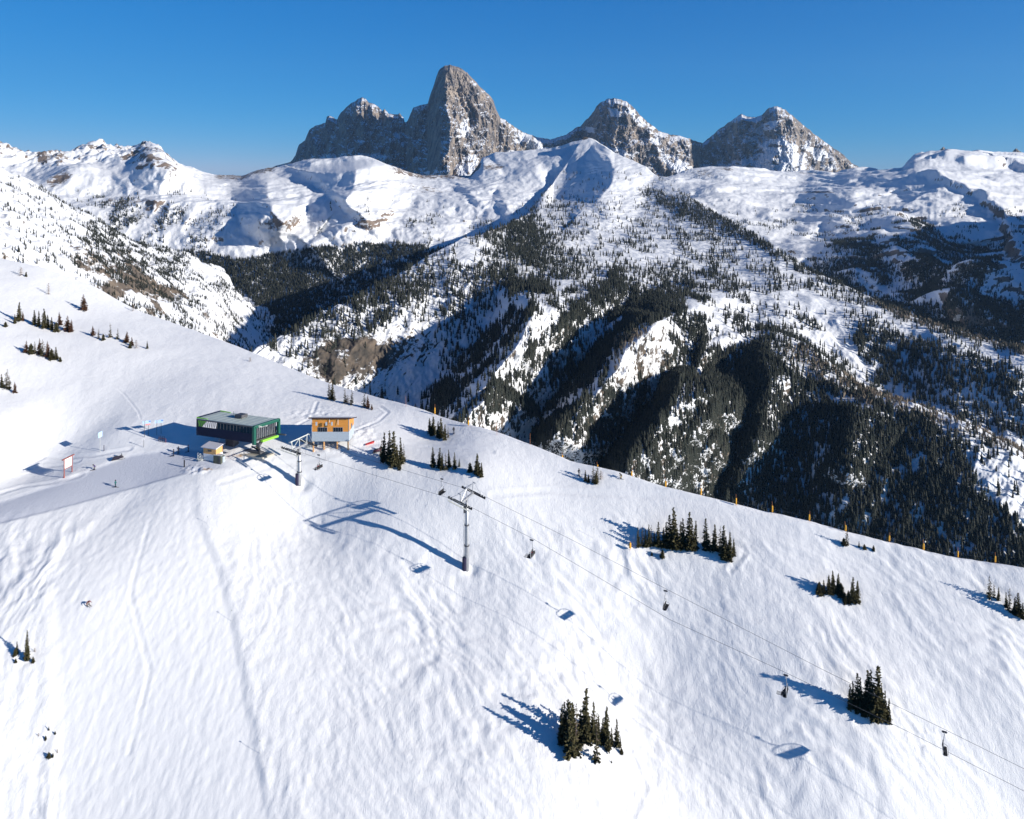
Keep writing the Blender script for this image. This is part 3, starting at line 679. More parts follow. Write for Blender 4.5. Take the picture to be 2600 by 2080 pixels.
def dens_B(px, py, x, y):
    cl = fbm(x / 90, y / 150, 3, 300); cl2 = fbm(x / 28, y / 40, 2, 305)
    sky = interp(px, B_sky)
    d = 0.0002 + 0.0030 * sstep(520, 900, py)
    d = d * np.clip(0.3 + 2.6 * (cl + 0.15), 0.02, 4) * (py > 440)
    d = d + 0.004 * sstep(0.0, 0.6, cl2 + 0.5 * cl) * sstep(470, 600, py)
    d = np.maximum(d, 0.010 * sstep(34, 6, py - sky) * sstep(1680, 1900, px) * np.clip(.5 + 1.5 * cl2 + .3, 0, 1.6))
    fl = sstep(0, 25, py - interp(px, [(700, 690), (1100, 660), (1300, 690), (1620, 780), (1800, 850), (2000, 2000)]))
    d = d * (1 - fl) + fl * 0.0065 * np.clip(0.5 + 2.2 * (cl + .5 * cl2), 0.05, 2.5)
    for poly, v in (
        ([(1230,585),(1330,560),(1400,620),(1560,680),(1760,690),(1700,750),(1420,705),(1250,650)], .0042),
        ([(1610,465),(1690,495),(1760,520),(1890,585),(1900,610),(1780,575),(1700,530),(1640,500)], .0045),
        ([(1560,690),(1630,740),(1500,860),(1330,1010),(1180,1110),(1120,1090),(1300,920),(1450,800)], .026),
        ([(1660,745),(1700,780),(1560,900),(1440,990),(1330,1090),(1230,1130),(1390,960),(1540,850)], .024),
        ([(1720,800),(1800,800),(1770,1000),(1700,1100),(1600,1190),(1480,1190),(1650,1000),(1700,900)], .028),
        ([(1060,640),(1300,690),(1300,760),(1220,800),(1100,760)], .007),
        ([(1150,800),(1230,800),(1180,940),(1100,1010),(1120,900)], .008),
        ([(1800,890),(1930,880),(2040,960),(2200,1010),(2350,1062),(2440,1130),(2470,1250),(2600,1330),(2700,1700),(1700,1600),(1600,1250),(1760,1120),(1790,1000)], .060),
        ([(1540,985),(1720,1000),(1790,960),(1770,1120),(1620,1260),(1420,1190),(1330,1110)], .044),
        ([(680,890),(840,800),(1010,702),(1110,650),(1090,760),(960,840),(780,920)], .0105),
        ([(1080,980),(1200,960),(1260,1040),(1250,1150),(1080,1110)], .016),
        ([(2150,850),(2300,850),(2640,960),(2640,1130),(2430,1060),(2250,980)], .024),
        ([(1850,800),(2000,830),(2060,880),(2000,900),(1880,860)], .010)):
        d = np.where(in_poly(px + 14 * cl2 * 2, py + 12 * cl, poly), v * np.clip(1.0 + 0.8 * cl2, .3, 1.5), d)
    for poly, v in (
        ([(1560,850),(1640,820),(1700,820),(1700,900),(1650,960),(1540,965)], .10),
        ([(1330,700),(1450,720),(1400,880),(1310,870)], .45),
        ([(1380,830),(1300,960),(1120,1110),(1060,1100),(1240,940),(1330,830)], .15),
        ([(1500,800),(1560,830),(1480,920),(1440,900)], .2),
        ([(950,850),(1110,830),(1080,960),(960,1000),(880,960)], .15),
        ([(700,860),(1000,870),(1000,980),(700,960)], .35),
        ([(2090,1008),(2200,1012),(2215,1045),(2110,1035)], .05),
        ([(2480,1150),(2640,1180),(2640,1260),(2520,1230)], .35),
        ([(1740,900),(1790,950),(1760,1050),(1690,1100),(1730,1000)], .5),
        ([(1880,770),(1960,780),(1990,830),(1900,830)], .2)):
        d = np.where(in_poly(px + 8 * cl, py, poly), d * v, d)
    return d
def dens_E(px, py, x, y):
    cl = fbm(x / 150, y / 220, 3, 320); cl2 = fbm(x / 50, y / 60, 2, 325)
    d = 0.0035 * sstep(0.05, 0.5, cl + .3 * cl2) * sstep(470, 560, py) * sstep(620, 480, px)
    d = d + 0.0035 * sstep(0.2, 0.6, cl + .3 * cl2) * sstep(500, 590, py) * sstep(640, 900, px) + 0.004 * in_poly(px, py, [(240,500),(470,510),(500,600),(420,640),(300,600)]) * np.clip(.3 + 2 * cl, 0, 2)
    f = in_poly(px + 20 * cl2, py + 14 * cl, [(480,700),(470,650),(540,650),(620,655),(760,640),(820,625),(1000,612),(1090,640),(1240,600),(1500,600),(1600,1300),(500,1300),(400,780)])
    d = np.where(f, .036 * np.clip(1 + .7 * cl2, .4, 1.5), d)
    for poly, v in (([(530,735),(600,740),(700,800),(690,860),(600,830),(520,790)], .15), ([(430,770),(560,800),(640,860),(500,880),(420,850)], .3), ([(600,650),(760,640),(840,660),(830,700),(700,700)], .55)):
        d = np.where(in_poly(px + 18 * cl2, py + 10 * cl, poly), d * v, d)
    return d
def dens_C(px, py, x, y):
    cl = fbm(x / 60, y / 110, 3, 340); cl2 = fbm(x / 22, y / 30, 2, 345)
    d = 0.020 * np.clip(0.45 + 1.7 * (cl + .7 * cl2), 0, 2.4) * (0.35 + 0.65 * sstep(80, 330, px)) * sstep(440, 500, py)
    return d + 0.035 * in_poly(px, py, [(230,560),(400,600),(470,680),(420,760),(300,720),(180,680)]) * np.clip(.4 + 1.5 * cl2, 0, 2)
def dens_F(px, py, x, y):
    cl = fbm(x / 160, y / 200, 3, 360); cl2 = fbm(x / 50, y / 60, 2, 365)
    d = 0.0010 * sstep(510, 640, py) * np.clip(3.2 * (cl - .0), 0, 3) + .0018 * sstep(.25, .5, cl + .3 * cl2) * (py > 520)
    b = in_poly(px + 30 * cl2, py + 25 * cl, [(2130,620),(2330,570),(2520,640),(2600,780),(2700,1100),(1900,1100),(1980,700)])
    d = np.where(b, .014 * np.clip(.7 + 1.8 * cl + .5 * cl2, .02, 2.2), d)
    b2 = in_poly(px + 30 * cl2, py + 15 * cl, [(2150,690),(2330,660),(2520,680),(2500,760),(2640,800),(2700,1100),(1950,1100),(2000,760)])
    d = np.where(b2, .034 * np.clip(.8 + 1.3 * cl + .5 * cl2, .05, 1.8), d)
    for poly, v in (([(2240,640),(2320,650),(2330,670),(2240,665)], .05), ([(2210,730),(2330,710),(2350,740),(2220,760)], .15), ([(2500,700),(2620,660),(2620,770),(2480,760)], .12)):
        d = np.where(in_poly(px + 12 * cl2, py + 6 * cl, poly), d * v, d)
    return d
near_pool = []
def forest(name, label, sh, dens, hmin, hmax, protos, hold=False):
    pts, p, q = scatter(sh, dens)
    h = hmin + (hmax - hmin) * rng.random(len(pts)) ** 1.3
    tint = np.clip(0.12 + 0.35 * rng.random(len(pts)) ** 2 + 0.35 * (rng.random(len(pts)) < .08), 0, 1)
    if hold:   # the ones that show largest stand as trees of their own
        vis = (p > 20) & (p < 2580) & (q - h * F / pts[:, 1] > interp(p, [(a, b + 0) for a, b in B_sky]) - 30) & (q < interp(p, FG_SKY) - 6)
        size = np.where(vis, h * F / pts[:, 1], 0)
        # spread: nearest of the sparse ones along the slope first
        idx = np.argsort(-size)[:hold]
        for i in idx: near_pool.append((pts[i], h[i]))
        keep = np.ones(len(pts), bool); keep[idx] = False
        pts, h, tint = pts[keep], h[keep], tint[keep]
    V, T, Cc = merge(pts, h, protos, tint)
    o = tri_mesh(name, V, T, M_far, Cc)
    o['kind'] = 'stuff'; o['label'] = label; o['category'] = 'forest'
    print(name, len(pts))
FG_SKY = [(0,651),(121,673),(241,720),(362,775),(482,832),(603,871),(724,926),(844,971),(965,1007),(1085,1040),(1206,1073),(1327,1122),(1447,1164),(1568,1194),(1688,1228),(1809,1260),(1930,1288),(2050,1315),(2171,1348),(2291,1375),(2412,1401),(2600,1432)]
forest("mountain_forest", "dark fir forest and scattered firs covering the broad mountain across the valley", B, dens_B, 8, 19, PR_NEAR, hold=150)
forest("valley_forest", "dense dark forest filling the shadowed valley below the white range", E, dens_E, 9, 19, PR_FAR)
forest("ridge_forest", "small scattered firs among rocks on the sunny slope at left", CR, dens_C, 4, 10, PR_NEAR)
forest("basin_forest", "dark forest in the shaded basin at right below the white plateau", FS, dens_F, 9, 19, PR_FAR)

def dens_A(px, py, x, y):
    cl2 = fbm(x / 28, y / 40, 2, 305)
    d = .02 * in_poly(px, py, [(2060,900),(2134,945),(2192,985),(2317,1028),(2443,1074),(2551,1124),(2640,1160),(2640,1185),(2500,1130),(2400,1095),(2300,1065),(2180,1025),(2100,1000),(2050,960)])
    d = d + .012 * in_poly(px, py, [(2000,860),(2060,890),(2120,980),(2060,985),(1980,920)]) + .012 * in_poly(px, py, [(2200,760),(2600,885),(2600,905),(2300,820)]) + .004 * in_poly(px, py, [(1560,860),(1700,830),(1690,930),(1560,960)])
    return d * np.clip(1 + cl2, .3, 2)
def aspen_proto(rg):
    V = []; T = []
    for k in range(6):
        a = rg.random() * 6.28; w = .035; x0, y0 = .02 * math.cos(a), .02 * math.sin(a); b = len(V)
        sp = .04 + .10 * rg.random(); top = .7 + .3 * rg.random()
        V += [(x0 - w * math.sin(a), y0 + w * math.cos(a), 0.3 * rg.random()), (x0 + w * math.sin(a), y0 - w * math.cos(a), 0.3 * rg.random()), (sp * math.cos(a), sp * math.sin(a), top), (sp * 1.6 * math.cos(a + .6), sp * 1.6 * math.sin(a + .6), top * .75)]
        T += [(b, b + 1, b + 2), (b, b + 2, b + 3)]
    return np.array(V), np.array(T)
pts, p, q = scatter(B, dens_A); h = 8 + 5 * rng.random(len(pts))
V, T, Cc = merge(pts, h, [aspen_proto(_rg) for _ in range(4)], rng.random(len(pts)))
o = tri_mesh("bare_aspens", V, T, M_aspen, Cc); o['kind'] = 'stuff'; o['label'] = "tan leafless aspens along the crests of the spurs"; o['category'] = 'trees'

# trees of their own across the valley
pr_me = []
for k, (V, T) in enumerate(PR_NEAR):
    t = tri_mesh("tmp", V, T, M_far, np.full(len(V), 0.15 + 0.08 * k)); pr_me.append(t.data); bpy.data.objects.remove(t)
for (p, h) in near_pool:
    o = bpy.data.objects.new("distant_fir", random.choice(pr_me)); C.objects.link(o)
    o.location = p - np.array([0, 0, .03 * h]); o.scale = (h * random.uniform(.8, 1.2),) * 2 + (h,); o.rotation_euler.z = random.random() * 6.28
    o['label'] = "small dark fir standing in the forest on the slope just beyond the near ridge"; o['category'] = 'fir tree'; o['group'] = 'firs in the forest across the valley'

# ------------------------------------------------------------------ firs on the ski slope
def leafmat(name, a, b_):
    return foliage_mat(name, a, b_)
M_fir = leafmat("fir_needles", (0.026, 0.031, 0.015), (0.17, 0.145, 0.07))
M_firred = leafmat("rusty_needles", (0.05, 0.022, 0.012), (0.19, 0.10, 0.06))
M_bark = simple("grey_bark", (0.17, 0.13, 0.10), 0.9, noise=.3, scale=4)
M_dead = simple("dead_wood", (0.24, 0.18, 0.14), 0.9, noise=.3, scale=4)
def crown_mesh(rg, R0, levels, per, dens=1.0, droop=-0.25, lo=0.06, power=0.85, clump=0.085, bare_top=0.0):
    """unit height crown of many small sprays of needles"""
    V = []; T = []; Cc = []
    lob = rg.random(6) * 6.28
    for k in range(levels):
        t = k / (levels - 1); z = lo + (1 - lo) * t
        rad = R0 * (1 - t) ** power * (0.75 + 0.5 * rg.random()) + 0.012
        n = max(3, int(per * (1 - 0.55 * t)))
        for i in range(n):
            if rg.random() > dens: continue
            a = rg.random() * 6.28; L = rad * (0.55 + 0.55 * rg.random()) * (1 + 0.25 * math.sin(3 * a + lob[k % 6]))
            m = max(1, int(L / 0.035)) 
            for j in range(min(m, 4)):
                s = (j + 0.4 + 0.6 * rg.random()) / min(m, 4)
                r = L * s; zz = z + droop * r + 0.02 * (rg.random() - .5) + 0.05 * s * s * L
                cx, cy = r * math.cos(a), r * math.sin(a)
                w = clump * (0.5 + 0.6 * rg.random()) * (0.55 + 0.45 * (1 - t)); a2 = a + (rg.random() - .5) * 1.5
                dx, dy = math.cos(a2), math.sin(a2); tl = (rg.random() - .3) * 0.5
                b = len(V)
                V += [(cx - dx * w * .5, cy - dy * w * .5, zz), (cx - dy * w * .32, cy + dx * w * .32, zz - w * (.15 + .3 * rg.random())),
                      (cx + dx * w * .75, cy + dy * w * .75, zz + tl * w), (cx + dy * w * .32, cy - dx * w * .32, zz - w * (.15 + .3 * rg.random())), (cx, cy, zz + w * .28)]
                T += [(b, b + 1, b + 4), (b + 1, b + 2, b + 4), (b + 2, b + 3, b + 4), (b + 3, b, b + 4)]
                Cc += [float(np.clip(0.05 + 0.65 * rg.random() ** 2.2 + 0.15 * s, 0, 1))] * 5
    return np.array(V), np.array(T), np.array(Cc)
def tube_np(P, Rr, n=6):
    V = []; T = []
    for i, (p, r) in enumerate(zip(P, Rr)):
        for k in range(n):
            a = 6.283 * k / n; V.append((p[0] + r * math.cos(a), p[1] + r * math.sin(a), p[2]))
    for i in range(len(P) - 1):
        for k in range(n):
            a, b = i * n + k, i * n + (k + 1) % n; T += [(a, b, b + n), (a, b + n, a + n)]
    return V, T
def trunk_mesh(rg, r=0.016, limbs=14, top=0.97, limb_len=0.10):
    P = [(0.004 * math.sin(4 * z), 0.004 * math.cos(3 * z), z) for z in np.linspace(-0.06, top, 7)]
    V, T = tube_np(P, [r * (1 - 0.9 * i / 6) for i in range(7)])
    for k in range(limbs):      # limbs as thin three-sided spikes
        z = 0.06 + 0.8 * rg.random(); a = rg.random() * 6.28; L = limb_len * (1 - z * .7) * (.6 + .8 * rg.random()); b = len(V); w = r * .35
        V += [(w * math.sin(a), -w * math.cos(a), z), (-w * math.sin(a), w * math.cos(a), z), (0, 0, z + w * 1.5), (L * math.cos(a), L * math.sin(a), z - L * .2 + .03 * rg.random())]
        T += [(b, b + 1, b + 3), (b + 1, b + 2, b + 3), (b + 2, b, b + 3)]
    return np.array(V), np.array(T)
g = np.random.default_rng(11)
STY = {}
def reg(kind, n, crown_kw, trunk_kw, mats=(M_fir, M_bark)):
    STY[kind] = []
    for i in range(n):
        c = crown_mesh(g, **crown_kw); t = trunk_mesh(g, **trunk_kw)
        oc = tri_mesh("crown", c[0], c[1], mats[0], c[2]); ot = tri_mesh("trunk", t[0], t[1], mats[1])
        STY[kind].append((oc.data, ot.data)); bpy.data.objects.remove(oc); bpy.data.objects.remove(ot)
reg('spire', 4, dict(R0=.108, levels=36, per=12, dens=.9), dict(r=.016))
reg('full', 3, dict(R0=.165, levels=34, per=15, dens=.9, power=.9, clump=.09), dict(r=.018))
reg('thin', 3, dict(R0=.12, levels=24, per=9, dens=.7, clump=.075, power=.7), dict(r=.015, limbs=34, limb_len=.15), (M_fir, M_dead))
reg('bush', 3, dict(R0=.50, levels=20, per=24, power=.55, clump=.16, lo=.0), dict(r=.03, limbs=16, limb_len=.5))
reg('rusty', 2, dict(R0=.30, levels=22, per=15, power=.8, clump=.11, dens=.8), dict(r=.022, limbs=24, limb_len=.3), (M_firred, M_dead))
reg('bare', 2, dict(R0=.30, levels=16, per=5, dens=.5, power=.5, clump=.05), dict(r=.02, limbs=90, limb_len=.55), (M_firred, M_dead))
KN = {'spire': ('fir_tree', 'fir tree'), 'full': ('fir_tree', 'fir tree'), 'thin': ('sparse_fir_tree', 'fir tree'), 'bush': ('fir_shrub', 'shrub'), 'rusty': ('rusty_fir_tree', 'fir tree'), 'bare': ('bare_shrub', 'shrub')}
ADJ = {'spire': 'narrow dark fir', 'full': 'broad dark fir', 'thin': 'thin sparse fir', 'bush': 'low dark fir shrub', 'rusty': 'rusty brown fir', 'bare': 'leafless brown shrub'}
ORD = ['leftmost', 'second from left', 'third from left', 'fourth from left', 'fifth from left', 'sixth from left', 'seventh from left', 'eighth from left', 'ninth from left', 'tenth from left', 'eleventh from left', 'twelfth from left', 'thirteenth from left', 'fourteenth from left', 'fifteenth from left', 'sixteenth from left', 'seventeenth from left', 'eighteenth from left', 'nineteenth from left', 'twentieth from left', 'twenty-first from left', 'twenty-second from left', 'twenty-third from left', 'twenty-fourth from left', 'twenty-fifth from left', 'twenty-sixth from left', 'twenty-seventh from left', 'rightmost']
def clump(where, trees):
    """trees: (photo column, row of tip, row of base, kind[, width])"""
    trees = sorted(trees, key=lambda t: t[0]); hs_ = [t[2] - t[1] for t in trees]
    for i, t in enumerate(trees):
        px, tip, base, kind = t[:4]; wf = t[4] if len(t) > 4 else 1.0
        p = PL(px, base); h = max(0.4, (base - tip) / F * p.y)
        nm, cat = KN[kind]
        e = bpy.data.objects.new(nm, None); C.objects.link(e); e.empty_display_size = .3
        e.location = p; e.rotation_euler = (random.uniform(-.04, .04), random.uniform(-.04, .04), random.random() * 6.28)
        wf *= .84; e.scale = (h * wf * random.uniform(.9, 1.12), h * wf * random.uniform(.9, 1.12), h)
        cm, tm = random.choice(STY[kind])
        c = bpy.data.objects.new("crown", cm); C.objects.link(c); c.parent = e
        c = bpy.data.objects.new("trunk", tm); C.objects.link(c); c.parent = e
        pos = 'single one' if len(trees) == 1 else (ORD[i] if i < len(trees) - 1 else 'rightmost')
        tall = ', the tallest' if len(trees) > 1 and hs_[i] == max(hs_) and hs_.count(max(hs_)) == 1 else ''
        lb = f"{ADJ[kind]}{tall}, {pos} {where}"
        if len(lb.split()) > 16: lb = f"{ADJ[kind]}, {pos} {where}"
        if len(lb.split()) > 16: lb = lb.replace('low dark fir shrub', 'fir shrub').replace('leafless brown shrub', 'bare shrub').replace('narrow dark', 'narrow').replace('broad dark', 'broad').replace('thin sparse', 'thin').replace('rusty brown', 'rusty')
        e['label'] = lb; e['category'] = cat; e['group'] = 'firs and shrubs on the near ski slope'
s, f_, th, bu, ru, ba = 'spire', 'full', 'thin', 'bush', 'rusty', 'bare'
clump("in the long clump beside an orange pad", [(1621,1339,1391,s),(1630,1336,1389,th),(1640,1345,1391,s,1.1),(1647,1332,1390,s),(1653,1334,1388,th),(1661,1350,1388,s,1.2),(1670,1327,1391,s,1.1),(1683,1340,1392,s,1.2),(1692,1326,1392,f_,.8),(1702,1310,1394,s,1.2),(1712,1290,1396,s,1.3),(1720,1340,1397,f_,.7),(1727,1326,1397,s,1.2),(1736,1318,1395,s,1.1),(1748,1303,1399,s,1.2),(1756,1318,1399,s,1.1),(1764,1324,1400,s),(1793,1317,1399,s,1.1),(1803,1360,1402,th),(1814,1331,1400,s,1.3),(1826,1335,1404,th),(1838,1336,1421,s,1.3),(1845,1362,1424,f_,.9),(1852,1351,1425,f_,.8),(1863,1368,1413,f_,.8),(1682,1395,1415,bu,.8),(1655,1402,1410,bu)])
clump("in the clump at bottom centre", [(1424,1790,1888,f_,.8),(1433,1782,1885,f_,.7),(1440,1778,1890,s,1.2),(1449,1782,1925,s,1.0),(1454,1784,1900,s,1.3),(1462,1790,1920,th,1.2),(1472,1802,1880,f_,.8),(1484,1748,1888,s,1.3),(1493,1810,1880,s,1.2),(1506,1786,1885,s,1.1),(1514,1815,1935,th,.9),(1519,1816,1890,s),(1529,1825,1892,s,1.2),(1537,1797,1890,s,1.3),(1544,1830,1908,f_,.7),(1554,1848,1896,s),(1566,1828,1897,s,1.1),(1575,1870,1900,s,1.1),(1578,1900,1913,bu),(1511,1925,1937,bu,.8),(1553,1930,1937,bu,.6)])
clump("in the pointed clump at lower right", [(2158,1738,1803,s,1.1),(2166,1733,1800,s,1.2),(2178,1712,1805,s,1.1),(2188,1722,1810,s,1.1),(2197,1730,1812,s,1.3),(2205,1706,1815,s,1.2),(2213,1704,1820,s,1.1),(2225,1693,1828,s,1.4),(2232,1718,1830,s,1.3),(2240,1742,1832,f_,.8),(2248,1755,1834,f_,.7),(2256,1775,1838,f_,.8),(2195,1770,1822,f_,1),(2218,1760,1834,f_,.9),(2175,1765,1812,f_,.9)])
clump("in the shrubby clump below the right-hand markers", [(2080,1478,1508,bu,.9),(2092,1474,1509,f_,1.2),(2105,1461,1510,f_,1.1),(2117,1450,1510,f_,1.0),(2127,1457,1508,f_,1.1),(2134,1480,1512,bu,.8),(2146,1508,1530,bu,.9),(2164,1466,1532,f_,1.1),(2175,1474,1532,f_,1.0),(2155,1500,1532,bu,.6)])
clump("in the clump at the right edge", [(2513,1464,1522,th,1.3),(2524,1480,1520,th),(2535,1490,1526,s,1.2),(2555,1505,1545,s,1.1),(2562,1496,1555,th,1),(2575,1515,1562,s,1.3),(2586,1506,1566,s,1.4),(2596,1530,1572,f_)])
clump("in the upright group right of the wooden hut", [(974,1100,1176,s,1.2),(968,1112,1160,th),(988,1094,1180,s,1.2),(1000,1096,1186,s,1.5),(1008,1130,1186,f_,.9),(1019,1112,1182,s),(1026,1127,1176,th),(1014,1170,1192,bu,.6)])
clump("in the broad clump nearest the ridge markers", [(1092,1062,1102,f_,1.1),(1100,1058,1106,f_,1.2),(1112,1070,1112,f_,1.1),(1119,1062,1112,f_,1.2),(1129,1078,1118,f_,1),(1137,1085,1112,th,1.1)])
clump("in the row above the second tower", [(1100,1136,1188,s,1.2),(1115,1138,1190,s,1.2),(1122,1150,1194,f_,.9),(1132,1150,1194,th,1.2),(1141,1142,1188,s,1.1),(1154,1150,1192,s,1.3),(1166,1165,1186,s,1.3)])
clump("in the rounded pair above the second tower", [(1213,1152,1208,f_,1.2),(1206,1178,1204,f_,1.1),(1222,1175,1212,f_,1.0),(1194,1175,1198,bu,.8)])
clump("beside the skier on the ridge at centre", [(1487,1194,1223,s,1.5),(1494,1205,1225,bu,.5),(1507,1184,1229,th,1.4),(1513,1196,1230,s,1.4),(1516,1178,1225,th,1.1),(1525,1192,1218,ba)])
clump("under the row of orange posts at right", [(2151,1345,1386,th,1.3),(2143,1366,1384,bu),(2181,1374,1390,f_,.9),(2195,1382,1394,bu),(2218,1385,1398,bu,.8)])
clump("in the row above the hut roof", [(836,970,1012,th,1.3),(843,968,1016,s,1.2),(850,990,1018,th),(876,985,1024,th,1.4),(884,1000,1026,ba),(893,988,1028,th,1.3),(925,996,1034,th,1.5),(934,1005,1036,ru,.7),(944,1026,1040,ru)])
clump("at the far left edge", [(5,950,985,f_),(16,938,988,th,1.6),(24,952,990,th,1.3),(38,970,998,ru,.7)])
clump("in the lower group on the upper left slope", [(66,866,896,ru,.9),(78,872,898,bu,.7),(88,868,900,th,1.6),(100,860,900,ru,.7),(110,862,906,th,1.6),(122,866,908,ru,.7),(130,886,912,bu,.8),(143,882,914,s,1.6),(153,906,918,bu,.8)])
clump("in the upper group on the upper left slope", [(47,768,816,s,1.4),(38,798,822,f_,1.2),(58,790,815,ru,.6),(14,817,830,bu),(88,788,826,s,1.5),(98,790,830,f_,.9),(113,784,834,s,1.6),(122,800,834,f_,1),(131,806,838,f_,1.1),(143,818,842,bu,.8),(152,793,826,ru,.8),(171,803,840,ru,1),(180,812,844,ru,.8)])
clump("in the thin row on the upper left slope", [(236,828,852,ru,.9),(250,835,860,th,1.5),(262,848,864,bu,.8),(281,820,858,th,1.2),(299,834,862,th,1.4),(321,842,870,ru,1),(335,856,878,ru,.9),(345,860,884,ba,1),(330,866,884,bu,.6)])
clump("standing alone right of the thin row", [(374,866,886,s,1.3)])
clump("on the smooth snow near the left ridge crest", [(53,675,700,ba,1),(66,690,702,bu,.7)])
clump("with a slim stem near the left ridge crest", [(123,715,748,ba,.6)])
clump("leaning alone near the left ridge crest", [(213,748,788,ru,.9)])
clump("on the crest above the shadowed valley", [(338,770,790,ba,.9)])
clump("on the bare snow right of the left ridge", [(635,905,918,ba,1.2)])
clump("in the pair at the left edge below the groomed track", [(43,1630,1663,s,1.3),(38,1648,1664,bu,.9),(69,1601,1678,s,.8),(71,1648,1678,f_,1.0),(88,1643,1656,ba),(84,1668,1682,bu,.8),(40,1672,1682,bu,.8)])
clump("half buried at lower left", [(124,1843,1855,s,1.5),(98,1860,1870,ba),(116,1868,1878,bu,.8),(140,1857,1864,bu,.8),(124,1910,1923,bu,1),(146,1900,1912,ba,1),(134,1912,1922,bu,.7)])

# ------------------------------------------------------------------ made things: helpers
class MB:
    def __init__(s): s.V = []; s.Fc = []
    def box(s, c, size, ax=None):
        ax = ax or (Vector((1,0,0)), Vector((0,1,0)), Vector((0,0,1))); b = len(s.V); c = Vector(c)
        for i in (-.5, .5):
            for j in (-.5, .5):
                for k in (-.5, .5): s.V.append(c + ax[0] * size[0] * i + ax[1] * size[1] * j + ax[2] * size[2] * k)
        s.Fc += [tuple(b + q for q in f) for f in ((0,1,3,2),(4,6,7,5),(0,4,5,1),(2,3,7,6),(0,2,6,4),(1,5,7,3))]; return s
    def tube(s, pts, r, n=8, cap=True):
        pts = [Vector(p) for p in pts]; rr = r if isinstance(r, (list, tuple)) else [r] * len(pts); b = len(s.V)
        for i, p in enumerate(pts):
            d = (pts[min(i + 1, len(pts) - 1)] - pts[max(i - 1, 0)]).normalized()
            u = d.cross(Vector((0, 0, 1)) if abs(d.z) < .95 else Vector((1, 0, 0))).normalized(); v = d.cross(u)
            for k in range(n):
                a = 6.28318 * k / n; s.V.append(p + (u * math.cos(a) + v * math.sin(a)) * rr[i])
        for i in range(len(pts) - 1):
            for k in range(n):
                a, c = b + i * n + k, b + i * n + (k + 1) % n; s.Fc.append((a, c, c + n, a + n))
        if cap: s.Fc.append(tuple(b + k for k in range(n))[::-1]); s.Fc.append(tuple(b + (len(pts) - 1) * n + k for k in range(n)))
        return s
    def prism(s, poly, d):
        """poly: list of Vector, extruded by vector d"""
        b = len(s.V); n = len(poly); s.V += [Vector(p) for p in poly] + [Vector(p) + Vector(d) for p in poly]
        s.Fc.append(tuple(range(b, b + n))[::-1]); s.Fc.append(tuple(range(b + n, b + 2 * n)))
        for k in range(n): s.Fc.append((b + k, b + (k + 1) % n, b + n + (k + 1) % n, b + n + k))
        return s
    def obj(s, name, mat, parent=None, bevel=0, smooth=False):
        me = bpy.data.meshes.new(name); me.from_pydata([tuple(v) for v in s.V], [], s.Fc); me.materials.append(mat)
        bm = bmesh.new(); bm.from_mesh(me); bmesh.ops.recalc_face_normals(bm, faces=bm.faces); bm.to_mesh(me); bm.free()
        if smooth: me.polygons.foreach_set("use_smooth", [True] * len(me.polygons))
        o = bpy.data.objects.new(name, me); C.objects.link(o)
        if parent: o.parent = parent
        if bevel:
            m = o.modifiers.new("bevel", 'BEVEL'); m.width = bevel; m.segments = 2; m.limit_method = 'ANGLE'
        return o
def thing(name, label, cat, loc=(0,0,0), rz=0, group=None):
    o = bpy.data.objects.new(name, None); C.objects.link(o); o.location = loc; o.rotation_euler = (0, 0, rz); o.empty_display_size = .3
    o['label'] = label; o['category'] = cat
    if group: o['group'] = group
    return o
def dup(root, loc=None, rz=None, label=None):
    r = root.copy(); C.objects.link(r)
    if loc is not None: r.location = loc
    if rz is not None: r.rotation_euler = (0, 0, rz)
    if label: r['label'] = label
    for ch in list(root.children):
        c = ch.copy(); C.objects.link(c); c.parent = r
        for g_ in ch.children:
            d = g_.copy(); C.objects.link(d); d.parent = c
    return r
V3 = Vector; XYZ = (V3((1,0,0)), V3((0,1,0)), V3((0,0,1)))
M_steel = simple("galvanised_steel", (0.42, 0.43, 0.45), 0.45, 0.6, noise=.12, scale=2)
M_steeld = simple("dark_steel", (0.10, 0.10, 0.11), 0.5, 0.4, noise=.2)
M_steelw = simple("pale_frosted_steel", (0.62, 0.64, 0.60), 0.6, 0.2)
M_rubber = simple("black_rubber", (0.02, 0.02, 0.022), 0.7)
M_pad = simple("navy_safety_pad", (0.03, 0.025, 0.06), 0.7)
M_orange = simple("orange_pad", (0.82, 0.40, 0.03), 0.6)
M_bamboo = simple("orange_pole", (0.60, 0.24, 0.10), 0.6)
M_yellow = simple("yellow_sign", (0.85, 0.45, 0.02), 0.5)
M_navy = simple("navy_glass_shell", (0.008, 0.016, 0.045), 0.5, spec=0.12, noise=.05)
M_green = simple("dark_green_shell", (0.008, 0.095, 0.065), 0.4, noise=.05)
M_lime = simple("lime_green_panel", (0.25, 0.62, 0.05), 0.4, noise=.05)
M_roof = simple("grey_green_roof", (0.44, 0.50, 0.48), 0.6, noise=.08, scale=.6)
M_glass = simple("dark_window_glass", (0.015, 0.02, 0.03), 0.08, spec=0.8)
M_white = simple("white_panel", (0.78, 0.78, 0.78), 0.5, noise=.03)
M_red = simple("red_plastic", (0.55, 0.04, 0.04), 0.4)
M_black = simple("black_plastic", (0.02, 0.015, 0.03), 0.4)
M_conc = simple("concrete", (0.45, 0.42, 0.36), 0.9, bump=.2)
M_skirt = simple("grey_metal_siding", (0.40, 0.46, 0.52), 0.5)
M_roofd = simple("dark_roof_edge", (0.035, 0.022, 0.035), 0.6)
M_signwood = simple("red_brown_timber", (0.30, 0.10, 0.09), 0.8)
M_blue = simple("blue_sign_face", (0.13, 0.24, 0.55), 0.5)
M_pblue = simple("pale_blue_sign_face", (0.42, 0.58, 0.80), 0.5)
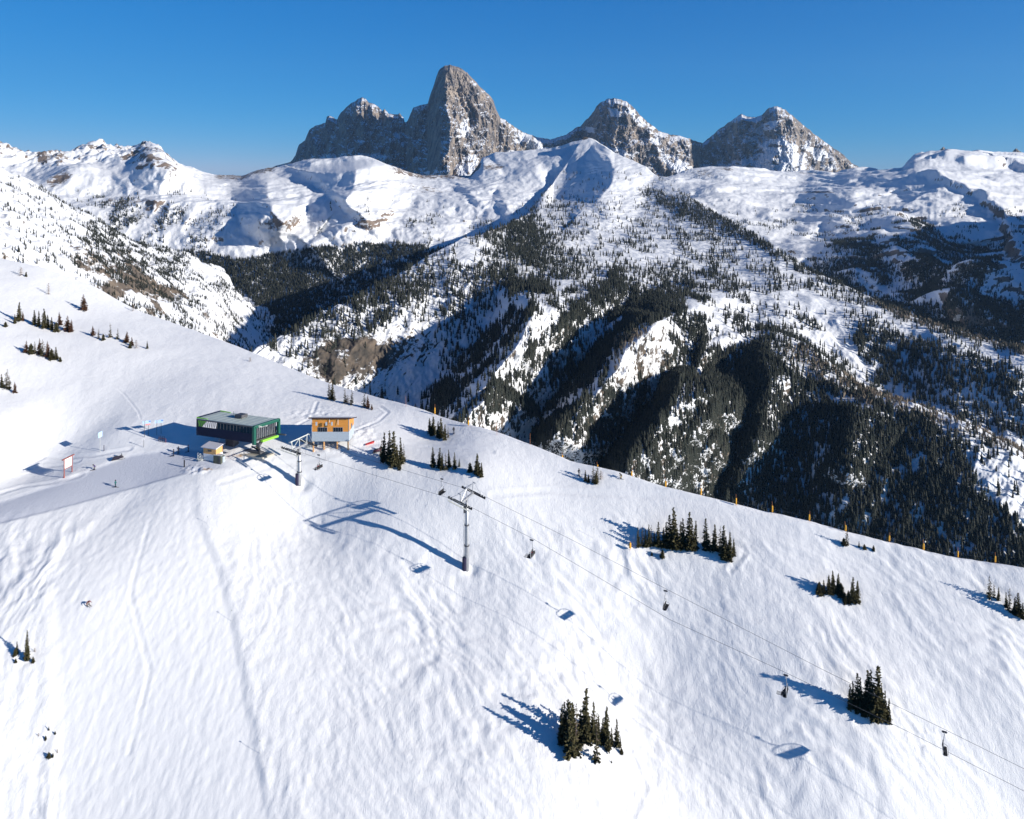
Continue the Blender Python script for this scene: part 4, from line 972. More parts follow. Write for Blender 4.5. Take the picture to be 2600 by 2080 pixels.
def wood(name, c1, c2, plank=0.25):
    m, nt, b = newmat(name); L = nt.links
    tc = nt.nodes.new('ShaderNodeTexCoord'); sx = nt.nodes.new('ShaderNodeSeparateXYZ'); L.new(tc.outputs['Object'], sx.inputs[0])
    mu = nt.nodes.new('ShaderNodeMath'); mu.operation = 'MULTIPLY'; mu.inputs[1].default_value = 1 / plank; L.new(sx.outputs['Z'], mu.inputs[0])
    fl = nt.nodes.new('ShaderNodeMath'); fl.operation = 'FLOOR'; L.new(mu.outputs[0], fl.inputs[0])
    fr = nt.nodes.new('ShaderNodeMath'); fr.operation = 'FRACT'; L.new(mu.outputs[0], fr.inputs[0])
    cmb = nt.nodes.new('ShaderNodeCombineXYZ'); L.new(fl.outputs[0], cmb.inputs['Z']); 
    dv = nt.nodes.new('ShaderNodeMath'); dv.operation = 'MULTIPLY'; dv.inputs[1].default_value = .22; L.new(sx.outputs['X'], dv.inputs[0]); L.new(dv.outputs[0], cmb.inputs['X'])
    n = nt.nodes.new('ShaderNodeTexNoise'); n.inputs['Scale'].default_value = 1.7; n.inputs['Detail'].default_value = 4; L.new(cmb.outputs[0], n.inputs['Vector'])
    cr = nt.nodes.new('ShaderNodeMix'); cr.data_type = 'RGBA'; cr.inputs['A'].default_value = (*c1, 1); cr.inputs['B'].default_value = (*c2, 1); L.new(n.outputs['Fac'], cr.inputs['Factor'])
    gt = nt.nodes.new('ShaderNodeMath'); gt.operation = 'GREATER_THAN'; gt.inputs[1].default_value = .88; L.new(fr.outputs[0], gt.inputs[0])
    m2 = nt.nodes.new('ShaderNodeMix'); m2.data_type = 'RGBA'; m2.inputs['B'].default_value = (c1[0] * .45, c1[1] * .45, c1[2] * .4, 1); L.new(gt.outputs[0], m2.inputs['Factor']); L.new(cr.outputs['Result'], m2.inputs['A'])
    L.new(m2.outputs['Result'], b.inputs['Base Color']); b.inputs['Roughness'].default_value = .65
    return m
M_wood = wood("orange_timber_boards", (0.56, 0.21, 0.035), (0.80, 0.36, 0.07))
M_wood2 = wood("pale_timber_boards", (0.70, 0.36, 0.13), (0.80, 0.46, 0.20), .2)

LD = V3((125.5, -63, 0)).normalized(); LN = V3((-LD.y, LD.x, 0))     # downhill along the lift, and across it (away from us)
L0 = V3((-53.4, 188.0, 0))
def lift_xy(sdist, off): return L0 + LD * sdist + LN * off
def s_of(px, off):
    """distance along the lift of the rope (offset off) at photo column px"""
    u = (px - 1300) / F; p = L0 + LN * off
    return (u * p.y - p.x) / (LD.x - u * LD.y)
def on_rope(px, py, off):
    q = lift_xy(s_of(px, off), off); return V3((q.x, q.y, -(py - YH) / F * q.y))

# ---- towers
def tower(sdist, base_py, head_py, label, arm_tilt, frame_rear):
    q = lift_xy(sdist, 0); gz = float(fg_z(q.x, q.y)); zt = -(head_py - YH) / F * q.y; H = zt - gz
    t = thing("lift_tower", label, "ski lift tower", (q.x, q.y, gz))
    r0, r1 = .48, .34
    MB().tube([(0,0,-1), (0,0,H*.33), (0,0,H*.34), (0,0,H*.62), (0,0,H*.63), (0,0,H)], [r0+.03, r0, r0*.93, r0*.88, r1*1.1, r1], 20).obj("mast", M_steel, t, smooth=True)
    f = MB()
    for k in (.335, .625): f.tube([(0,0,H*k-.12),(0,0,H*k+.12)], .60 if k < .5 else .52, 18)
    f.obj("flange", M_steeld, t)
    tube = MB(); side = -LD * .62 - LN * .25
    for dd in (-.2, .2):
        tube.tube([side + LN * dd + V3((0,0,.2)), side * .92 + LN * dd + V3((0,0,H-.6))], .035, 5)
    for k in range(int(H / .4)): tube.tube([side - LN * .2 + V3((0,0,.3+k*.4)), side + LN * .2 + V3((0,0,.3+k*.4))], .022, 4)
    tube.obj("ladder", M_steelw, t)
    MB().tube([V3((-.45,-.1,-.2)), V3((-.45,-.1,2.6))], .55, 12).obj("base_pad", M_pad, t, smooth=False)
    up = V3((0,0,1)); al = (LD + V3((0,0,-arm_tilt))).normalized()
    MB().box((0,0,H+.1), (6.3,.45,.5), (LN, al, al.cross(LN))).obj("crossarm", M_steel, t, bevel=.05)
    for off in (-3.0, 3.0):
        tr = MB(); c0 = LN * off + V3((0,0,H+.1))
        tr.box(c0, (6.2,.16,.32), (al, LN, al.cross(LN))); tr.box(c0 + up * .22, (3.0,.26,.3), (al, LN, al.cross(LN)))
        st = tr.obj("sheave_train", M_steeld, t)
        wh = MB()
        for k in range(10):
            c = c0 + al * (-2.9 + k * .645) + up * .12
            wh.tube([c - LN * .09, c + LN * .09], .26, 12)
        wh.obj("sheaves", M_rubber, st)
        cw = MB(); sgn = 1 if off > 0 else -1; cc = c0 + LN * sgn * .55 - up * .35
        cw.box(cc, (5.6,.42,.05), (al, LN, al.cross(LN)))
        for k in range(7): cw.tube([cc + al * (-2.7 + .9 * k), cc + al * (-2.7 + .9 * k) - LN * sgn * .5 + up * .35], .03, 4)
        cw.obj("catwalk", M_steelw, t)
        rl = MB(); o2 = cc + LN * sgn * .25
        for k in range(5): rl.tube([o2 + al * (-2.7 + 1.35 * k), o2 + al * (-2.7 + 1.35 * k) + up * 1.0], .022, 4)
        rl.tube([o2 - al * 2.7 + up, o2 + al * 2.7 + up], .022, 4); rl.obj("railing", M_steelw, t)
    fr = MB(); m_ = M_steelw if frame_rear else M_steel
    a, b_ = -LN * 3.3, LN * 3.3; top = H + 2.3
    fr.tube([a + up * top, b_ + up * top], .13, 6)
    for off in (-2.6, 0, 2.6): fr.tube([LN * off + up * (H + .2), LN * off * 1.05 + up * top], .10, 6)
    fr.tube([LN * -2.6 + up * (H + .2), up * top], .06, 5); fr.tube([LN * 2.6 + up * (H + .2), up * top], .06, 5)
    for e in (a, b_): fr.tube([e + up * top - al * .4, e + up * top + al * .4], .10, 6); fr.tube([e + up * (top), e * .85 + al * 2.4 + up * (H + .3)], .04, 4); fr.tube([e + up * top, e * .85 - al * 2.4 + up * (H + .3)], .04, 4)
    fr.obj("lifting_frame", m_, t)
    MB().box(V3((-.42,-.1,H*.86)), (.5,.5,1.8)).obj("control_cabinet", M_steeld, t)
    return t, V3((q.x, q.y, zt))
T1, H1 = tower(0.0, 1228, 1136, "upper lift tower beside the green terminal, with a frosted frame on top", .10, True)
sd2 = (V3((-10, 166.3, 0)) - L0).dot(LD)
T2, H2 = tower(sd2, 1450, 1266, "tall grey steel lift tower standing alone mid-slope with dark sheave wheels", .24, False)

# ---- haul rope (one loop)
rp = MB()
front = [on_rope(700, 1140, -3), H1 - LN * 3 + V3((0,0,.45)), H2 - LN * 3 + V3((0,0,.55)), on_rope(1353, 1368, -3), on_rope(1700, 1573, -3), on_rope(1995, 1708, -3), on_rope(2300, 1855, -3), on_rope(2700, 2060, -3), on_rope(3100, 2300, -3)]
back = [on_rope(740, 1128, 3), H1 + LN * 3 + V3((0,0,.45)), H2 + LN * 3 + V3((0,0,.55)), on_rope(1450, 1370, 3), on_rope(1690, 1495, 3), on_rope(2100, 1706, 3), on_rope(2400, 1853, 3), on_rope(2620, 1962, 3), on_rope(3050, 2190, 3)]
rp.tube(front, .028, 6); rp.tube(back, .028, 6)
o = rp.obj("haul_rope", M_steeld); o['label'] = "thin grey steel haul rope running down both sides of the ski lift"; o['category'] = 'cable'

# ---- people
M_skin = simple("skin", (0.55, 0.33, 0.24), 0.6)
def cloth(n, c): return simple(n, c, 0.8, noise=.15, scale=6)
C_blk = cloth("black_cloth", (.015, .015, .022)); C_navy = cloth("navy_cloth", (.02, .03, .09)); C_teal = cloth("teal_cloth", (.01, .16, .15)); C_mar = cloth("maroon_cloth", (.18, .015, .03)); C_yel = cloth("yellow_cloth", (.55, .38, .04)); C_grey = cloth("grey_cloth", (.14, .13, .12)); C_red = cloth("red_cloth", (.35, .03, .03)); C_tan = cloth("tan_cloth", (.35, .25, .13))
def person(loc, rz, label, pose, jacket, pants, skis=True, helmet=None):
    """figure facing local -y; pose = joint positions in metres"""
    t = thing("person", label, "person", loc, rz)
    if pose == 'stand':   J = dict(pel=(0,0,.93), ch=(0,.02,1.28), nk=(0,0,1.46), hd=(0,-.02,1.63), kn=(.12,-.05,.50), an=(.13,.02,.10), el=(.29,.03,1.12), wr=(.30,-.16,.95))
    elif pose == 'ski':   J = dict(pel=(0,.18,.74), ch=(0,-.06,1.02), nk=(0,-.22,1.16), hd=(0,-.30,1.30), kn=(.16,-.16,.46), an=(.15,.03,.10), el=(.36,-.10,.94), wr=(.38,-.38,.86))
    elif pose == 'tuck':  J = dict(pel=(0,.28,.62), ch=(0,-.10,.80), nk=(0,-.30,.88), hd=(0,-.42,.97), kn=(.20,-.14,.44), an=(.20,.05,.10), el=(.42,-.10,.66), wr=(.50,-.30,.52))
    else:                 J = dict(pel=(0,.10,.0), ch=(0,.14,.34), nk=(0,.10,.52), hd=(0,.06,.68), kn=(.12,-.38,.03), an=(.13,-.46,-.40), el=(.27,.02,.20), wr=(.20,-.24,.16))
    V = [J['pel'], J['ch'], J['nk'], J['hd']]; Ed = [(0,1),(1,2),(2,3)]; rad = [.15,.17,.065,.105]
    up_ = V3(J['hd']) + V3((0,-.01,.10)); V.append(tuple(up_)); Ed.append((3,4)); rad.append(.085)
    for sx in (-1, 1):
        def mm(p): return (p[0] * sx, p[1], p[2])
        hip = mm((.10, J['pel'][1], J['pel'][2] - .04)); sh = mm((.19, J['ch'][1], J['ch'][2] + .12))
        b = len(V); V += [hip, mm(J['kn']), mm(J['an']), mm((J['an'][0], J['an'][1] - .20, J['an'][2] - .04))]; rad += [.105,.07,.055,.05]; Ed += [(0,b),(b,b+1),(b+1,b+2),(b+2,b+3)]
        b = len(V); w = V3(mm(J['wr'])); e = V3(mm(J['el'])); hd_ = w + (w - e).normalized() * .10
        V += [sh, tuple(e), tuple(w), tuple(hd_)]; rad += [.07,.05,.038,.045]; Ed += [(1,b),(b,b+1),(b+1,b+2),(b+2,b+3)]
    me = bpy.data.meshes.new("body"); me.from_pydata(V, Ed, []); me.materials.append(pants)
    o = bpy.data.objects.new("body", me); C.objects.link(o); o.parent = t
    sk = o.modifiers.new("skin", 'SKIN'); 
    for i, r_ in enumerate(rad): me.skin_vertices[0].data[i].radius = (r_, r_ * .85); 
    me.skin_vertices[0].data[0].use_root = True
    ss = o.modifiers.new("sub", 'SUBSURF'); ss.levels = 1; ss.render_levels = 1
    # jacket over torso and arms
    V = [J['pel'], J['ch'], tuple(V3(J['nk']) - V3((0,0,.03)))]; Ed = [(0,1),(1,2)]; rad = [.185,.205,.09]
    for sx in (-1, 1):
        def mm(p): return (p[0] * sx, p[1], p[2])
        b = len(V); V += [mm((.20, J['ch'][1], J['ch'][2] + .12)), mm(J['el']), mm(J['wr'])]; rad += [.09,.068,.055]; Ed += [(1,b),(b,b+1),(b+1,b+2)]
    me = bpy.data.meshes.new("jacket"); me.from_pydata(V, Ed, []); me.materials.append(jacket)
    o = bpy.data.objects.new("jacket", me); C.objects.link(o); o.parent = t; o.modifiers.new("skin", 'SKIN')
    for i, r_ in enumerate(rad): me.skin_vertices[0].data[i].radius = (r_, r_ * .85)
    me.skin_vertices[0].data[0].use_root = True
    ss = o.modifiers.new("sub", 'SUBSURF'); ss.levels = 1; ss.render_levels = 1
    h = V3(J['hd'])
    # face and helmet
    fc = MB().tube([h + V3((0,-.125,-.06)), h + V3((0,-.135,0)), h + V3((0,-.115,.05))], [.05,.07,.05], 8); fc.obj("face", M_skin, t, smooth=True)
    hm = MB().tube([h + V3((0,.03,-.05)), h + V3((0,.02,.06)), h + V3((0,.01,.14)), h + V3((0,.0,.185))], [.125,.145,.11,.03], 10); hm.obj("helmet", helmet or C_blk, t, smooth=True)
    gg = MB().box(h + V3((0,-.15,.035)), (.17,.05,.07)); gg.obj("goggles", M_glass, t)
    for sx in (-1, 1):
        a = V3((J['an'][0] * sx, J['an'][1], J['an'][2])); bt = MB().box(a + V3((0,-.07,-.02)), (.12,.32,.16)).box(a + V3((0,.02,.12)), (.13,.16,.22)); bt.obj("boot", M_black, t, bevel=.02)
    if skis:
        for sx in (-1, 1):
            a = V3((J['an'][0] * sx, J['an'][1], J['an'][2] - .11))
            MB().prism([a + V3((-.045,.75,0)), a + V3((.045,.75,0)), a + V3((.04,-.85,0)), a + V3((.03,-1.0,.05)), a + V3((-.03,-1.0,.05)), a + V3((-.04,-.85,0))], (0,0,.03)).obj("ski", M_black, t)
    return t

# ---- chairs
def make_chair():
    """origin at the rope grip; chair faces local -y (travel direction), across = local x"""
    t = thing("lift_chair", "", "ski lift chair", group="chairs hanging from the ski lift rope")
    g_ = MB().box((0,0,0), (.28,.7,.24)).tube([(0,.45,.02),(0,-.45,.02)], .07, 6); g_.obj("grip", M_steeld, t, bevel=.03)
    MB().tube([(-.12,0,0),(-.16,.02,-.3),(-.16,.1,-1.0),(0,.16,-1.75)], .055, 8).obj("hanger", M_steel, t, smooth=True)
    W_ = 1.12; f = MB()
    loop = [(-W_,.30,-3.15),(-W_-.03,.22,-2.6),(-W_*.85,.18,-2.05),(-.5,.16,-1.80),(.5,.16,-1.80),(W_*.85,.18,-2.05),(W_+.03,.22,-2.6),(W_,.30,-3.15)]
    f.tube(loop, .06, 7)
    for x in (-W_, W_): f.tube([(x,.30,-3.15),(x,.12,-3.32),(x,-.38,-3.28)], .035, 6)
    f.tube([(-W_,.12,-3.33),(W_,.12,-3.33)], .035, 6); f.obj("frame", M_steel, t, smooth=True)
    s_ = MB(); b_ = MB()
    for k in range(4):
        x = -.84 + .56 * k
        s_.box((x,-.14,-3.22), (.545,.56,.14)); b_.box((x,.22,-2.90), (.545,.12,.66))
    s_.obj("seat", M_rubber, t, bevel=.03); b_.obj("backrest", M_rubber, t, bevel=.03)
    bar = MB().tube([(-W_+.1,.1,-2.62),(-W_+.1,-.55,-2.95),(W_-.1,-.55,-2.95),(W_-.1,.1,-2.62)], .028, 6)
    for x in (-.56, 0, .56): bar.tube([(x,-.55,-2.95),(x,-.62,-3.45)], .02, 5); bar.tube([(x-.16,-.62,-3.55),(x+.16,-.62,-3.55)], .022, 5)
    bar.obj("safety_bar", M_steeld, t)
    return t
ch0 = make_chair()
a_up = math.atan2(-LD.x, LD.y) + 0  # facing uphill
def face(v): return math.atan2(v.x, -v.y)
RZ_up, RZ_dn = face(-LD), face(LD)
chair_spec = [  # column, grip row, offset, facing, label, riders
 (809, 1155, -3, RZ_up, "lift chair carrying riders just below the upper tower", 2),
 (1122, 1216, 3, RZ_dn, "empty lift chair with dark seat hanging just left of the tall tower", 0),
 (1350, 1371, -3, RZ_up, "lift chair with a row of riders, just right of the tall tower", 3),
 (1690, 1500, 3, RZ_dn, "empty lift chair with dark slanting seat in the middle of the slope", 0),
 (1995, 1714, -3, RZ_up, "lift chair with riders left of the pointed fir clump", 2),
 (2398, 1858, 3, RZ_dn, "empty lift chair nearest us, at the lower right", 0)]
jk = [C_navy, C_red, C_blk, C_mar, C_navy, C_blk, C_grey]; pj = [C_tan, C_blk, C_grey, C_blk, C_blk, C_navy, C_blk]; nk_ = 0
wr = ["olive trousers and navy jacket", "a red jacket", "black clothing", "a maroon jacket", "a navy jacket", "all black", "a grey jacket"]
for i, (px, py, off, rz, lab, nr) in enumerate(chair_spec):
    p = on_rope(px, py, off); p.z -= .05
    c = ch0 if i == 0 else dup(ch0, p, rz)
    c.location = p; c.rotation_euler = (0, 0, rz); c['label'] = lab
    M = Matrix.Translation(p) @ Matrix.Rotation(rz, 4, 'Z')
    for k in range(nr):
        x = (-.84 + .56 * (k + (1 if nr == 2 else 0))) if nr < 3 else -.56 + .56 * k
        person(M @ V3((x, -.10, -3.02)), rz, f"rider in {wr[nk_]} seated on the chair " + ("below the upper tower" if i == 0 else "right of the tall tower" if i == 2 else "left of the pointed fir clump"), 'sit', jk[nk_], pj[nk_], True); nk_ += 1

# ---- lift terminal
tb = V3((-65.3, 190.0, 0)); tu = -LD.copy(); tu = V3((-.945, .327, 0)).normalized(); tv = V3((.60, .80, 0))
ztop, zbot = -65.3, -69.6
Lg, Wd = 18.0, 6.6
tz = float(fg_z(tb.x - 4, tb.y + 3))
T = thing("lift_terminal", "dark green and navy ski lift top station raised on steel masts", "ski lift station", (tb.x, tb.y, 0))
def P_(a, b, z): return tu * a + tv * b + V3((0, 0, z))
# long side shell towards us: upper glass band and lower navy skirt, slightly leaning
def skin(b0, name, mat, z0, z1, a0=.25, a1=Lg, th=.12, out=0.0, parent=T):
    m = MB(); m.prism([P_(a0, b0, z0), P_(a1, b0, z0), P_(a1, b0 - out, z1), P_(a0, b0 - out, z1)], tv * th); return m.obj(name, mat, parent)
zmid = (ztop + zbot) / 2 + .2
skin(0, "side_panel", M_navy, zbot, zmid, out=.15); skin(Wd, "side_panel", M_navy, zbot, zmid)
gl = MB()
for (b0, s_) in ((0, 1), (Wd, 1)):
    gl.prism([P_(.3, b0 - .14, zmid + .02), P_(Lg - 6.2, b0 - .14, zmid + .02), P_(Lg - 6.2, b0 - .02, ztop - .32), P_(.3, b0 - .02, ztop - .32)], tv * .05)
gl.obj("window_band", M_glass, T)
fr = MB()
for (b0) in (0, Wd):
    for k in range(9):
        a = Lg - 6.2 + k * .72
        fr.tube([P_(a, b0 - .1, zmid), P_(a + .5, b0, ztop - .3)], .06, 5)
        if k: fr.tube([P_(a, b0 - .1, zmid), P_(a, b0, ztop - .3)], .05, 5)
    for k in range(12): fr.box(P_(.3 + k * 1.02, b0 - .17, (zmid + ztop) / 2), (.05,.05,ztop-zmid-.3), (tu, tv, V3((0,0,1))))
    fr.box(P_(Lg / 2, b0 - .06, ztop - .17), (Lg,.25,.3), (tu, tv, V3((0,0,1))))
fr.obj("window_frame", M_steeld, T)
MB().box(P_(Lg / 2 - .1, Wd / 2, zbot + .3), (Lg - .6, Wd - .4, .3), (tu, tv, V3((0,0,1)))).obj("floor_frame", M_steeld, T)
rf = MB(); rf.prism([P_(-.1, -.15, ztop), P_(Lg, -.15, ztop), P_(Lg, Wd + .15, ztop), P_(-.1, Wd + .15, ztop)], (0,0,.16))
for k in range(1, 9): rf.box(P_(Lg * k / 9, Wd / 2, ztop + .175), (.04, Wd, .03), (tu, tv, V3((0,0,1))))
roof = rf.obj("roof", M_roof, T)
bx = MB().box(P_(8.6, Wd * .62, ztop + .75), (2.2,1.8,.8), (tu, tv, V3((0,0,1)))).box(P_(9.6, Wd * .62, ztop + .55), (.6,1.2,.5), (tu, tv, V3((0,0,1))))
for dx in (-.9, .9):
    for dy in (-.7, .7): bx.box(P_(8.6 + dx, Wd * .62 + dy, ztop + .25), (.1,.1,.4), (tu, tv, V3((0,0,1))))
bx.tube([P_(11.6, Wd * .7, ztop), P_(11.6, Wd * .7, ztop + 1.4)], .04, 5)
bx.obj("roof_unit", M_steeld, roof)
# left end: lime corner panels front and back, joined by a thin edge beam
for b0 in (-.05, Wd + .0):
    le = MB(); le.prism([P_(Lg + .25, b0, ztop + .45), P_(Lg - 3.2, b0, ztop + .30), P_(Lg - 3.2, b0, ztop), P_(Lg - .2, b0, ztop - 3.2), P_(Lg + .25, b0, ztop - 3.4)], tv * .16); le.obj("lime_end_panel", M_lime, T)
MB().box(P_(Lg + .12, Wd / 2, ztop + .28), (.28, Wd, .3), (tu, tv, V3((0,0,1)))).box(P_(Lg + .05, -.02, (ztop+zbot)/2), (.4,.2,ztop-zbot), (tu, tv, V3((0,0,1)))).box(P_(Lg + .05, Wd + .02, (ztop+zbot)/2), (.4,.2,ztop-zbot), (tu, tv, V3((0,0,1)))).obj("end_beam", M_navy, T)
# right end: green portal frame with dark strip windows behind bars and lime lip below
ax = (tu, tv, V3((0,0,1)))
pf = MB(); pf.box(P_(-.15, Wd / 2, ztop - .12), (.7, Wd + 1.0, .8), ax); pf.box(P_(-.15, -.35, (ztop + zbot) / 2 - .1), (.7, .7, ztop - zbot + .3), ax); pf.box(P_(-.15, Wd + .35, (ztop + zbot) / 2 + .25), (.7, .6, ztop - zbot - .3), ax)
pf.obj("end_portal", M_green, T, bevel=.12)
MB().box(P_(.35, Wd / 2, (ztop + zbot) / 2 + .1), (.1, Wd - .6, ztop - zbot - 1.2), ax).obj("end_glass", M_glass, T)
br = MB()
for k in range(11): br.box(P_(.24, .5 + k * (Wd - 1.0) / 10, (ztop + zbot) / 2 + .1), (.08, .07, ztop - zbot - 1.3), ax)
for k in range(5): br.tube([P_(.22, .6 + k * 1.45, zbot + .7), P_(.22, 1.6 + k * 1.45, ztop - .9)], .04, 4)
br.obj("window_bar", M_steel, T)
MB().box(P_(-.5, Wd / 2 + .6, zbot + .15), (.8, Wd - 1.8, .55), ax).obj("lime_lip", M_lime, T, bevel=.1)
MB().box(P_(-1.4, Wd + .2, zbot + .5), (2.2, .5, .25), ax).box(P_(-.6, .3, zbot - .2), (1.6, .6, .5), ax).obj("bracket", M_steeld, T)
f_ = bpy.data.curves.new("lettering", 'FONT'); f_.body = "Doppelmayr"; f_.size = .62; f_.extrude = .02; f_.materials.append(M_white)
fo = bpy.data.objects.new("lettering", f_); C.objects.link(fo); fo.parent = T
fo.matrix_local = Matrix.Translation(P_(-.64, .5, ztop - .35)) @ Matrix((( tv.x, 0, -tu.x), (tv.y, 0, -tu.y), (0, 1, 0))).to_4x4()
bpy.context.view_layer.update()
fm = bpy.data.meshes.new_from_object(fo); f2 = bpy.data.objects.new("lettering", fm); C.objects.link(f2); f2.parent = T; f2.matrix_local = fo.matrix_local.copy(); bpy.data.objects.remove(fo)
# masts and sloping steel
q1 = P_(3.0, 4.0, 0); q2 = P_(12.6, 4.2, 0)
ms = MB(); gz1 = float(fg_z(tb.x + q1.x, tb.y + q1.y)); gz2 = float(fg_z(tb.x + q2.x, tb.y + q2.y))
ms.tube([P_(1.2, 4.0, zbot + .2), P_(3.2, 4.0, zbot - 2.2), P_(2.6, 4.0, gz1 + .6), P_(2.4, 4.0, gz1 - .5)], [.45,.5,.55,.7], 10)
ms.box(P_(5.0, 4.0, gz1 + .5), (6.0,1.2,.7), ax); ms.tube([P_(2.6,4.0,gz1+.9), P_(5.2,4.0,gz1+1.9)], .2, 6)
ms.obj("front_mast", M_steeld, T)
MB().box(P_(11.6, 4.2, (zbot + gz2) / 2), (2.6,1.6,zbot-gz2+.8), ax).obj("rear_mast", M_steeld, T, bevel=.1)
MB().box(P_(3.5, 3.6, gz1 + .05), (8,3.6,.5), ax).obj("footing", M_conc, T, bevel=.1)

# ---- operator booth
bp_ = PL(533, 1171); bz = bp_.z
Bt = thing("operator_booth", "small timber and white lift operator booth with a pale snowy roof, under the green terminal", "booth", (bp_.x, bp_.y, bz), R(-18))
MB().box((0,1.2,1.3), (3.9,2.6,1.0)).box((0,1.2,.5), (3.9,2.6,.7)).obj("floor_frame", M_white, Bt)
MB().box((0,1.2,2.55), (3.9,2.6,1.5)).obj("wall", M_wood2, Bt)
MB().box((0,-.12,2.7), (1.15,.1,.42)).obj("window", M_glass, Bt)
MB().box((-2.0,1.2,2.1), (.12,2.2,2.3)).obj("side_glazing", M_glass, Bt)
MB().prism([(-2.5,-.5,3.35),(2.3,-.5,3.35),(2.3,3.0,3.75),(-2.5,3.0,3.75)], (0,0,.22)).obj("roof", simple("snowy_booth_roof", (.55,.55,.62), .7), Bt, bevel=.05)
rl = MB()
for (x, y) in ((-2.6,-.3),(-3.6,-.3),(-3.6,1.8),(-2.6,-1.0),(-1.6,-1.0)): rl.tube([(x,y,.2),(x,y,1.7)], .045, 5)
for z in (1.0, 1.7): rl.tube([(-3.6,1.8,z),(-3.6,-.3,z),(-2.6,-.3,z),(-2.6,-1,z),(-1.6,-1,z)], .04, 5)
rl.box((-2.8,.4,.25), (1.8,2.6,.12)); rl.obj("landing_railing", M_steelw, Bt)
lg = MB()
for x in (-1.7, 0, 1.7):
    for y in (.1, 2.2): lg.box((x,y,-.2), (.25,.25,1.2))
lg.obj("leg", M_steeld, Bt)
cp = PL(553, 1176)
cb = thing("equipment_cabinet", "dark olive metal cabinet standing in snow right of the operator booth", "cabinet", cp, R(-15))
MB().box((0,.3,.9), (2.2,1.2,2.2)).obj("cabinet_body", simple("olive_metal", (.07,.08,.06), .5), cb, bevel=.04); MB().box((.75,-.33,.9), (.5,.05,1.8)).obj("door", M_steeld, cb); MB().box((0,.3,2.04), (2.4,1.4,.1)).obj("lid", M_skirt, cb)
dp = PL(566, 1171)
dr = thing("fuel_tank", "upright grey cylindrical tank beside the olive cabinet", "tank", dp)
MB().tube([(0,0,-.2),(0,0,1.3)], .5, 16).obj("tank_shell", M_skirt, dr); MB().tube([(0,0,1.3),(0,0,1.42)], [.42,.15], 16).obj("tank_lid", M_steeld, dr)
lp = PL(556, 1148); sg = thing("padded_post", "grey lamp post with yellow pad between booth and terminal", "post", lp)
MB().tube([(0,0,-.2),(0,0,3.4)], .1, 8).obj("post", M_steel, sg); MB().tube([(0,0,.2),(0,0,1.0)], .3, 10).obj("pad", M_yellow, sg)
yp = PL(655, 1150); ys = thing("warning_sign", "small yellow warning panel hung on a post below the terminal's right mast", "sign", yp)
MB().tube([(0,0,-.2),(0,0,1.3)], .05, 6).obj("post", M_steel, ys); MB().box((0,-.06,1.5), (.9,.08,.8)).obj("panel", M_yellow, ys)
# stop bar / maze posts of the unloading ramp
for i, (a_, b_) in enumerate(((693, 1152), (776, 1158), (826, 1170))):
    p = PL(a_, b_); o = MB().tube([(0,0,-.2),(0,0,1.9)], .03, 5).obj("marker_stake", M_steel); o.location = p
    o['label'] = ["thin grey stake in snow left of the upper tower", "thin grey stake in snow just right of the upper tower", "thin grey stake in snow below the hut"][i]; o['category'] = 'stake'; o['group'] = 'thin stakes in the snow'

# ---- wooden hut on legs
hp = PL(840, 1132); hx0, hx1 = unp(792, 1100, 195)[0], unp(886, 1100, 195)[0]; hw = hx1 - hx0
Hh = thing("patrol_hut", "orange timber hut with mono-pitch roof and grey skirting raised on legs", "hut", ((hx0 + hx1) / 2, 195, 0))
zt, zw, zb = -64.9, -68.4, -70.9; hd = 6.0; w2 = hw / 2
MB().prism([(-w2,0,zw),(w2,0,zw),(w2,0,zt),(-w2,0,zt)], (0,.15,0)).prism([(w2-.15,.15,zw),(w2-.15,hd,zw),(w2-.15,hd,zt-1.9),(w2-.15,.15,zt)], (.15,0,0)).prism([(-w2,.15,zw),(-w2,hd,zw),(-w2,hd,zt-1.9),(-w2,.15,zt)], (.15,0,0)).box((0,hd,(zw+zt-1.9)/2), (hw-.3,.15,zt-1.9-zw)).obj("wall", M_wood, Hh)
MB().box((0,hd/2+.02,(zw+zb)/2), (hw+.06,hd+.1,zw-zb)).obj("skirting", M_skirt, Hh)
cr_ = MB()
for x in (-w2, w2): cr_.box((x,-.01,(zw+zt)/2), (.12,.08,zt-zw))
cr_.obj("corner_trim", M_skirt, Hh)
MB().prism([(-w2-.75,-.7,zt+.12),(w2+.7,-.7,zt+.12),(w2+.7,hd+.6,zt-2.05),(-w2-.75,hd+.6,zt-2.05)], (0,0,.30)).obj("roof", M_roofd, Hh)
MB().prism([(-w2-.7,-.6,zt+.425),(w2+.65,-.6,zt+.425),(w2+.65,hd+.55,zt-1.745),(-w2-.7,hd+.55,zt-1.745)], (0,0,.05)).obj("roof_snow", simple("roof_snow", (.8,.8,.82), .8), Hh)
for (x, n_) in ((-w2*.42, 3), (w2*.42, 3)):
    f = MB().box((x,-.03,zw+.58), (2.5,.1,1.2)).obj("window", M_steel, Hh)
    g2 = MB()
    for k in range(4): g2.box((x - .9 + .6 * k,-.09,zw+.58), (.5,.05,1.04))
    g2.obj("pane", M_glass, f)
f = MB().box((w2+.03,hd*.5,zw+.6), (.1,1.5,1.2)).obj("window", M_steel, Hh); MB().box((w2+.09,hd*.5,zw+.6), (.05,1.3,1.0)).obj("pane", M_glass, f)
for (x, mt_) in ((-w2*.02-.1, 'a'), (w2*.42, 'b')):
    MB().tube([(x,-.15,zt+.1),(x,-.3,zt-1.6)], .06, 6).obj("roof_pipe", M_steelw, Hh)
la = MB()
for x in (-w2*.72, -.9, .55): la.tube([(x,0,zt-1.2),(x,-.7,zt-1.0)], .04, 5); la.box((x,-.75,zt-1.15), (.4,.25,.9))
